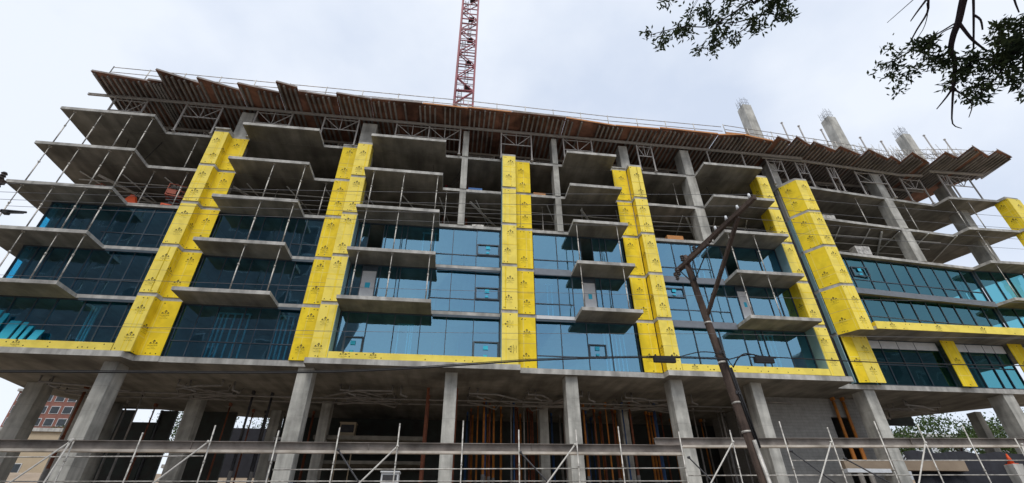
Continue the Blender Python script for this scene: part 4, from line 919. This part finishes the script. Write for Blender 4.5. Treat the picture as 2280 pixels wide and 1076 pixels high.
LC = [((3.86,2.93,7.30),.13,.10,420),((3.79,2.75,7.42),.18,.12,500),((3.65,3.16,7.34),.13,.07,190),((3.41,3.08,7.52),.13,.06,110),((3.27,3.3,7.49),.16,.10,300),((3.33,3.49,7.34),.12,.07,200),((3.14,3.63,7.36),.06,.04,60),((3.04,3.28,7.62),.14,.07,130),((2.86,3.48,7.59),.13,.08,220),((2.68,3.69,7.56),.10,.05,130),((2.44,3.71,7.65),.05,.03,45),((2.63,3.28,7.81),.06,.05,50),((3.5,3.36,7.32),.08,.03,70),((3.0,3.0,7.75),.3,.12,160),((3.5,2.7,7.7),.3,.15,260)]
UP = [((5.2,1.2,7.6),.8,.4,900),((4.2,1.8,8.3),.9,.4,900),((6.2,0.2,9.6),1.6,.9,2500),((7.0,-1.5,9.8),1.8,1.0,2200),((6.5,1.2,7.6),.7,.4,600)]
def leaves(cl, name):
    b = MB(); tw = b
    for c, rx, rz, n in cl:
        n = int(n*(0.72 if rx < .5 else 1)); rx, rz = (rx*1.3, rz*1.25) if rx < .5 else (rx, rz)
        c = Vector(c); sub = [(c+Vector((random.gauss(0,rx*.55),random.gauss(0,rx*.55),random.gauss(0,rz*.55)))) for _ in range(max(3,n//22))]
        for s_ in sub:
            if (s_-c).length < 0.6: tw.tube([c, (c+s_)/2+Vector((0,0,.01)), s_], 0.004, 4, 1, r1=0.002)
        for k in range(n):
            s_ = random.choice(sub); p = s_+Vector((random.gauss(0,.04),random.gauss(0,.04),random.gauss(0,.032)))
            d = Vector((random.uniform(-1,1),random.uniform(-1,1),random.uniform(-.7,.4))).normalized(); up = Vector((random.uniform(-.6,.6),random.uniform(-.6,.6),1)).normalized()
            w = d.cross(up).normalized()*random.uniform(.008,.013); w *= 1.25; L_ = random.uniform(.055,.09)*(1 if rx < .5 else 1.6)
            if rx > .5: w *= 2
            b.add([p, p+d*L_*.5+w, p+d*L_, p+d*L_*.5-w], [(0,1,2,3)])
    return OP(b, name, ['leaf', 'bark'])
leaves(RC, 'foliage'); leaves(LC, 'foliage'); leaves(UP, 'crown')
b = MB()
for l in ([(3.95,2.6,7.5),(3.65,3.16,7.34),(3.33,3.49,7.34)],[(3.9,2.5,7.55),(3.27,3.3,7.49),(2.86,3.48,7.59),(2.44,3.71,7.65)],[(3.6,3.0,7.5),(3.3,2.9,7.65),(3.04,3.28,7.62)],[(3.65,3.1,7.37),(3.5,3.2,7.4),(3.41,3.25,7.42)]): twig(l, 0.012, 0.004)
OP(b, 'branch', 'bark')

# ------------------------------------------------------------------ ground
def hgt(u, v):
    if v <= 42: return 0.0
    if v >= 64: return 8.9
    t = (v-42)/22; return 8.9*(t*t*(3-2*t))
us = [-3000,-800,-300,-150]+list(range(-100,121,10))+[200,400,1000,3000]
vs_ = [-3000,-600,-200,-80,-40,-20,-8,20,38,42]+[42+2*k for k in range(1,12)]+[70,90,120,200,500,1500,3000]
b = MB(); nv = len(vs_)
b.add([(u,v,hgt(u,v)-0.02) for u in us for v in vs_], [(i*nv+j,(i+1)*nv+j,(i+1)*nv+j+1,i*nv+j+1) for i in range(len(us)-1) for j in range(nv-1)])
tag(b.build('ground', 'dirt'), kind='structure')
tag(MB().box(-300,300,-7.0,10.5,-0.2,0.0).build('road', 'asphalt'), kind='structure')
b = MB(); b.box(-300,300,10.5,17.5,-0.2,0.14); tag(b.build('pavement', 'pave'), kind='structure')
tag(MB().box(-120,120,66,76,8.5,8.92).build('hill_road', 'asphalt'), kind='structure')
b = MB()
for k in range(-20,20): b.box(k*9,k*9+3,1.6,1.75,0.0,0.004)
tag(b.build('road_marking', 'white'), kind='structure')

# ------------------------------------------------------------------ background
def facade_block(name, loc, w, d, h, rows, cols, wall, label, cat='building', ww=1.4, wh=1.5, gap=None, z0=1.2, roof='concrete'):
    root = empty(name, loc); tag(root, label, cat)
    MB().box(-w/2,w/2,0,d,0,h).build('wall', wall, root)
    MB().box(-w/2-0.3,w/2+0.3,-0.3,d+0.3,h,h+0.5).build('roof', roof, root)
    fh = (h-z0)/rows; g = []
    for r in range(rows):
        for c in range(cols):
            if len(g) >= 90: break
            x = -w/2+(c+0.5)*w/cols; z = z0+r*fh+0.6
            f = MB(); f.box(x-ww/2-.1,x+ww/2+.1,-0.08,0.0,z-.1,z+wh+.1); fo = f.build('window', 'white', root)
            MB().box(x-ww/2,x+ww/2,-0.12,-0.081,z,z+wh).build('pane', 'glass_far', fo); g.append(fo)
    return root
facade_block('brick_building', (-81.8,110,8.9), 11.8, 14, 20.3, 8, 5, 'brick', 'red brick block with rows of white windows seen at the far left under the podium', ww=1.5, wh=1.3)
facade_block('low_building', (-65,84,8.9), 22, 10, 7.9, 1, 4, 'tan', 'low tan stucco building in front of the brick blocks', ww=1.6, wh=1.6)
facade_block('low_building', (-38,90,8.9), 14, 8, 3.8, 1, 3, 'tan', 'low tan house with trees above it in the left bay')
facade_block('white_house', (80,74,8.9), 12, 10, 7.6, 2, 4, 'white', 'white house behind trees at the right end under the podium')
facade_block('white_house', (100,70,8.9), 10, 10, 9.0, 2, 3, 'white', 'second white house at the far right edge')
b = MB(); b.box(-27,-17,60,60.3,8.0,13.2,0)
for x in range(-27,-16,2): b.box(x,x+.1,59.9,60,8,13.3,0)
tag(b.build('screen_fence', 'netting'), 'dark screen wall with sky above it behind the left podium', 'fence')
def car(loc, rz, paint, label):
    root = empty('parked_car', loc, rz); tag(root, label, 'car', 'cars parked on the hill road')
    prof = [(-2.2,.35),(-2.2,.85),(-1.9,.95),(-1.2,1.02),(-0.6,1.45),(0.9,1.48),(1.6,1.05),(2.1,.98),(2.25,.7),(2.2,.35)]
    n = len(prof); vs = [(x,-.88,z) for x,z in prof]+[(x,.88,z) for x,z in prof]
    MB().add(vs, [tuple(range(n)), tuple(range(n,2*n))[::-1]]+[(i,i+n,(i+1)%n+n,(i+1)%n) for i in range(n)]).build('body', paint, root)
    g = MB(); g.box(-0.75,0.95,-.895,-.885,1.05,1.38); g.box(-0.75,0.95,.885,.895,1.05,1.38); g.add([(-1.16,-.7,1.08),(-1.16,.7,1.08),(-.66,.66,1.44),(-.66,-.66,1.44)],[(0,1,2,3)]); g.add([(1.55,-.7,1.11),(1.55,.7,1.11),(.97,.66,1.47),(.97,-.66,1.47)],[(0,1,2,3)]); g.build('window', 'glass_far', root)
    for x in (-1.4,1.4):
        for y in (-.86,.86): MB().tube([(x,y-.1,.33),(x,y+.1,.33)], .33, 14).build('wheel', 'tyre', root)
    for y in (-.6,.6): MB().box(-2.24,-2.2,y-.18,y+.18,.65,.8).build('headlight', 'white', root)
M['carwhite'] = surf('white_car_paint', (.75,.76,.78), (.7,.71,.73), 1, .3, 0); M['carsilver'] = surf('silver_car_paint', (.35,.36,.38), (.3,.31,.33), 1, .3, 0, metal=.5)
car((-38,68.5,8.92), 0.2, 'carwhite', 'white car on the hill road in the left bay'); car((-26.3,68,8.92), 0.1, 'carsilver', 'silver car below the dark screen wall'); car((-21.5,69,8.92), 0, 'carwhite', 'white car right of the silver one below the screen wall'); car((-45,70,8.92), 1.2, 'carsilver', 'silver car half hidden near the tan building')
def far_tree(loc, h, r, mat, label, n=2600):
    root = empty('tree', loc); tag(root, label, 'tree', 'trees behind the building')
    b = MB(); b.tube([(0,0,0),(0.1,0,h*.35),(0.0,.1,h*.6)], .25, 8, r1=.1)
    for k in range(6): a = k*1.05; b.tube([(0.05,0,h*(.3+.04*k)),(math.cos(a)*r*.5,math.sin(a)*r*.5,h*(.55+.05*k))], .09, 6, r1=.03)
    b.build('trunk', 'bark', root)
    c = MB(); cl = []
    for k in range(22):
        a = random.uniform(0,6.28); rr = r*math.sqrt(random.random())*.85; cl.append(Vector((rr*math.cos(a),rr*math.sin(a),h*random.uniform(.42,.95))))
    for k in range(n):
        p = random.choice(cl)+Vector((random.gauss(0,r*.17),random.gauss(0,r*.17),random.gauss(0,r*.14))); s = random.uniform(.12,.26)
        d = Vector((random.uniform(-1,1),random.uniform(-1,1),random.uniform(-1,1))).normalized(); w = d.cross(Vector((random.uniform(-1,1),random.uniform(-1,1),random.uniform(-1,1)))).normalized()
        c.add([p-d*s, p+w*s*.5, p+d*s, p-w*s*.5], [(0,1,2,3)])
    c.build('crown', mat, root)
TR = [((-92,92,8.9),13,5,'leaf_far','green tree at the far left edge beside the brick block'),((-84,90,8.9),9,4,'leaf_far','lower green tree in front of the brick block'),((-67,98,8.9),12,4,'leaf_far','green tree between brick block and tan building'),
      ((-44,92,8.9),14.5,7,'leaf_far','green tree in the bright gap of the left bay'),((-34,92,8.9),14,6,'leaf_far','smaller green tree right of the bright gap tree'),
      ((63,64,8.5),8.5,4.5,'leaf_far','green tree behind the right bay near its left column'),((71,62,8.5),8,4.5,'leaf_far','wide tree in the middle of the right bay'),((77,60,8.5),8,4.5,'leaf_far','green tree in front of the white house'),((84,66,8.5),8.5,4.5,'leaf_far','green tree right of the white house'),((56,66,8.5),7,4,'leaf_far','low tree at the left of the right bay'),((92,60,8.5),7,4,'leaf_brown','brown tree at the far right edge')]
for a in TR: far_tree(*a)
# unseen blocks added across the street to darken the glass reflections
facade_block('unseen_block', (-72,-16,0), 104, 20, 58, 8, 11, 'tan', 'unseen tall block added across the street to darken the left glass', ww=3, wh=3)
bpy.data.objects['unseen_block'].rotation_euler.z = math.pi
for o in bpy.data.objects['unseen_block'].children: 
    if o.name.startswith('wall'): o.data.materials[0] = M['slate']
facade_block('unseen_block', (104,-16,0), 66, 20, 34, 6, 12, 'tan', 'unseen wide block added across the street to dim the right wing glass', ww=3, wh=3).rotation_euler.z = math.pi
for o in bpy.data.objects:
    if o.name.startswith('unseen_block'):
        for c in o.children:
            if c.name.startswith('wall'): c.data.materials[0] = M['slate']

# ------------------------------------------------------------------ light, sky
w = bpy.data.worlds.new('World'); SC.world = w; w.use_nodes = True
nt = w.node_tree; N, Lk = nt.nodes.new, nt.links.new
for n in list(nt.nodes): nt.nodes.remove(n)
out = N('ShaderNodeOutputWorld'); bg = N('ShaderNodeBackground'); Lk(bg.outputs[0], out.inputs[0]); bg.inputs[1].default_value = 0.12
SUN_E, SUN_A = R(57), R(200)
sky = N('ShaderNodeTexSky'); sky.sky_type = 'NISHITA'; sky.sun_disc = False; sky.sun_elevation = SUN_E; sky.sun_rotation = SUN_A
tc = N('ShaderNodeTexCoord'); mp = N('ShaderNodeMapping'); mp.inputs['Scale'].default_value = (1,1,1.6); mp.inputs['Location'].default_value = (0.35,0.1,0.2); Lk(tc.outputs['Generated'], mp.inputs[0])
n1 = N('ShaderNodeTexNoise'); n1.inputs['Scale'].default_value = 1.9; n1.inputs['Detail'].default_value = 7; n1.inputs['Roughness'].default_value = .5; Lk(mp.outputs[0], n1.inputs['Vector'])
rp = N('ShaderNodeValToRGB'); Lk(n1.outputs['Fac'], rp.inputs[0]); e = rp.color_ramp.elements
e[0].position = .33; e[0].color = (.50,.56,.67,1); e[1].position = .54; e[1].color = (.66,.70,.765,1)
sc_ = N('ShaderNodeVectorMath'); sc_.operation = 'SCALE'; sc_.inputs['Scale'].default_value = 8.0; Lk(rp.outputs[0], sc_.inputs[0])
mx = N('ShaderNodeMix'); mx.data_type = 'RGBA'; mx.inputs[0].default_value = .92
Lk(sky.outputs[0], mx.inputs[6]); Lk(sc_.outputs[0], mx.inputs[7]); Lk(mx.outputs[2], bg.inputs[0])
sl = bpy.data.lights.new('sun', 'SUN'); sl.energy = 1.5; sl.angle = R(26); sl.color = (1,.96,.9)
so = bpy.data.objects.new('sun', sl); COL.objects.link(so)
dv = Vector((math.sin(SUN_A)*math.cos(SUN_E), math.cos(SUN_A)*math.cos(SUN_E), math.sin(SUN_E)))
so.rotation_euler = (-dv).to_track_quat('-Z', 'Y').to_euler()
so.location = (0,0,60)

# ------------------------------------------------------------------ camera
cd = bpy.data.cameras.new('camera'); cam = bpy.data.objects.new('camera', cd); COL.objects.link(cam)
FW = Vector((0.11123524,0.8310702,0.54493031)); UPV = Vector((-0.06361045,-0.54125471,0.8384492)); RT = Vector((0.99175624,-0.12792836,-0.00734185))
m = Matrix((RT, UPV, -FW)).transposed().to_4x4(); m.translation = (0,0,1.6); cam.matrix_world = m
cd.sensor_width = 36; cd.lens = 1046.855/2280*36; cd.clip_end = 8000; cd.clip_start = 0.05
SC.camera = cam
SC.view_settings.view_transform = 'Standard'; SC.view_settings.look = 'None'; SC.view_settings.exposure = 0.55; SC.view_settings.gamma = 1
SC.cycles.max_bounces = 8; SC.cycles.transparent_max_bounces = 16; SC.cycles.diffuse_bounces = 4
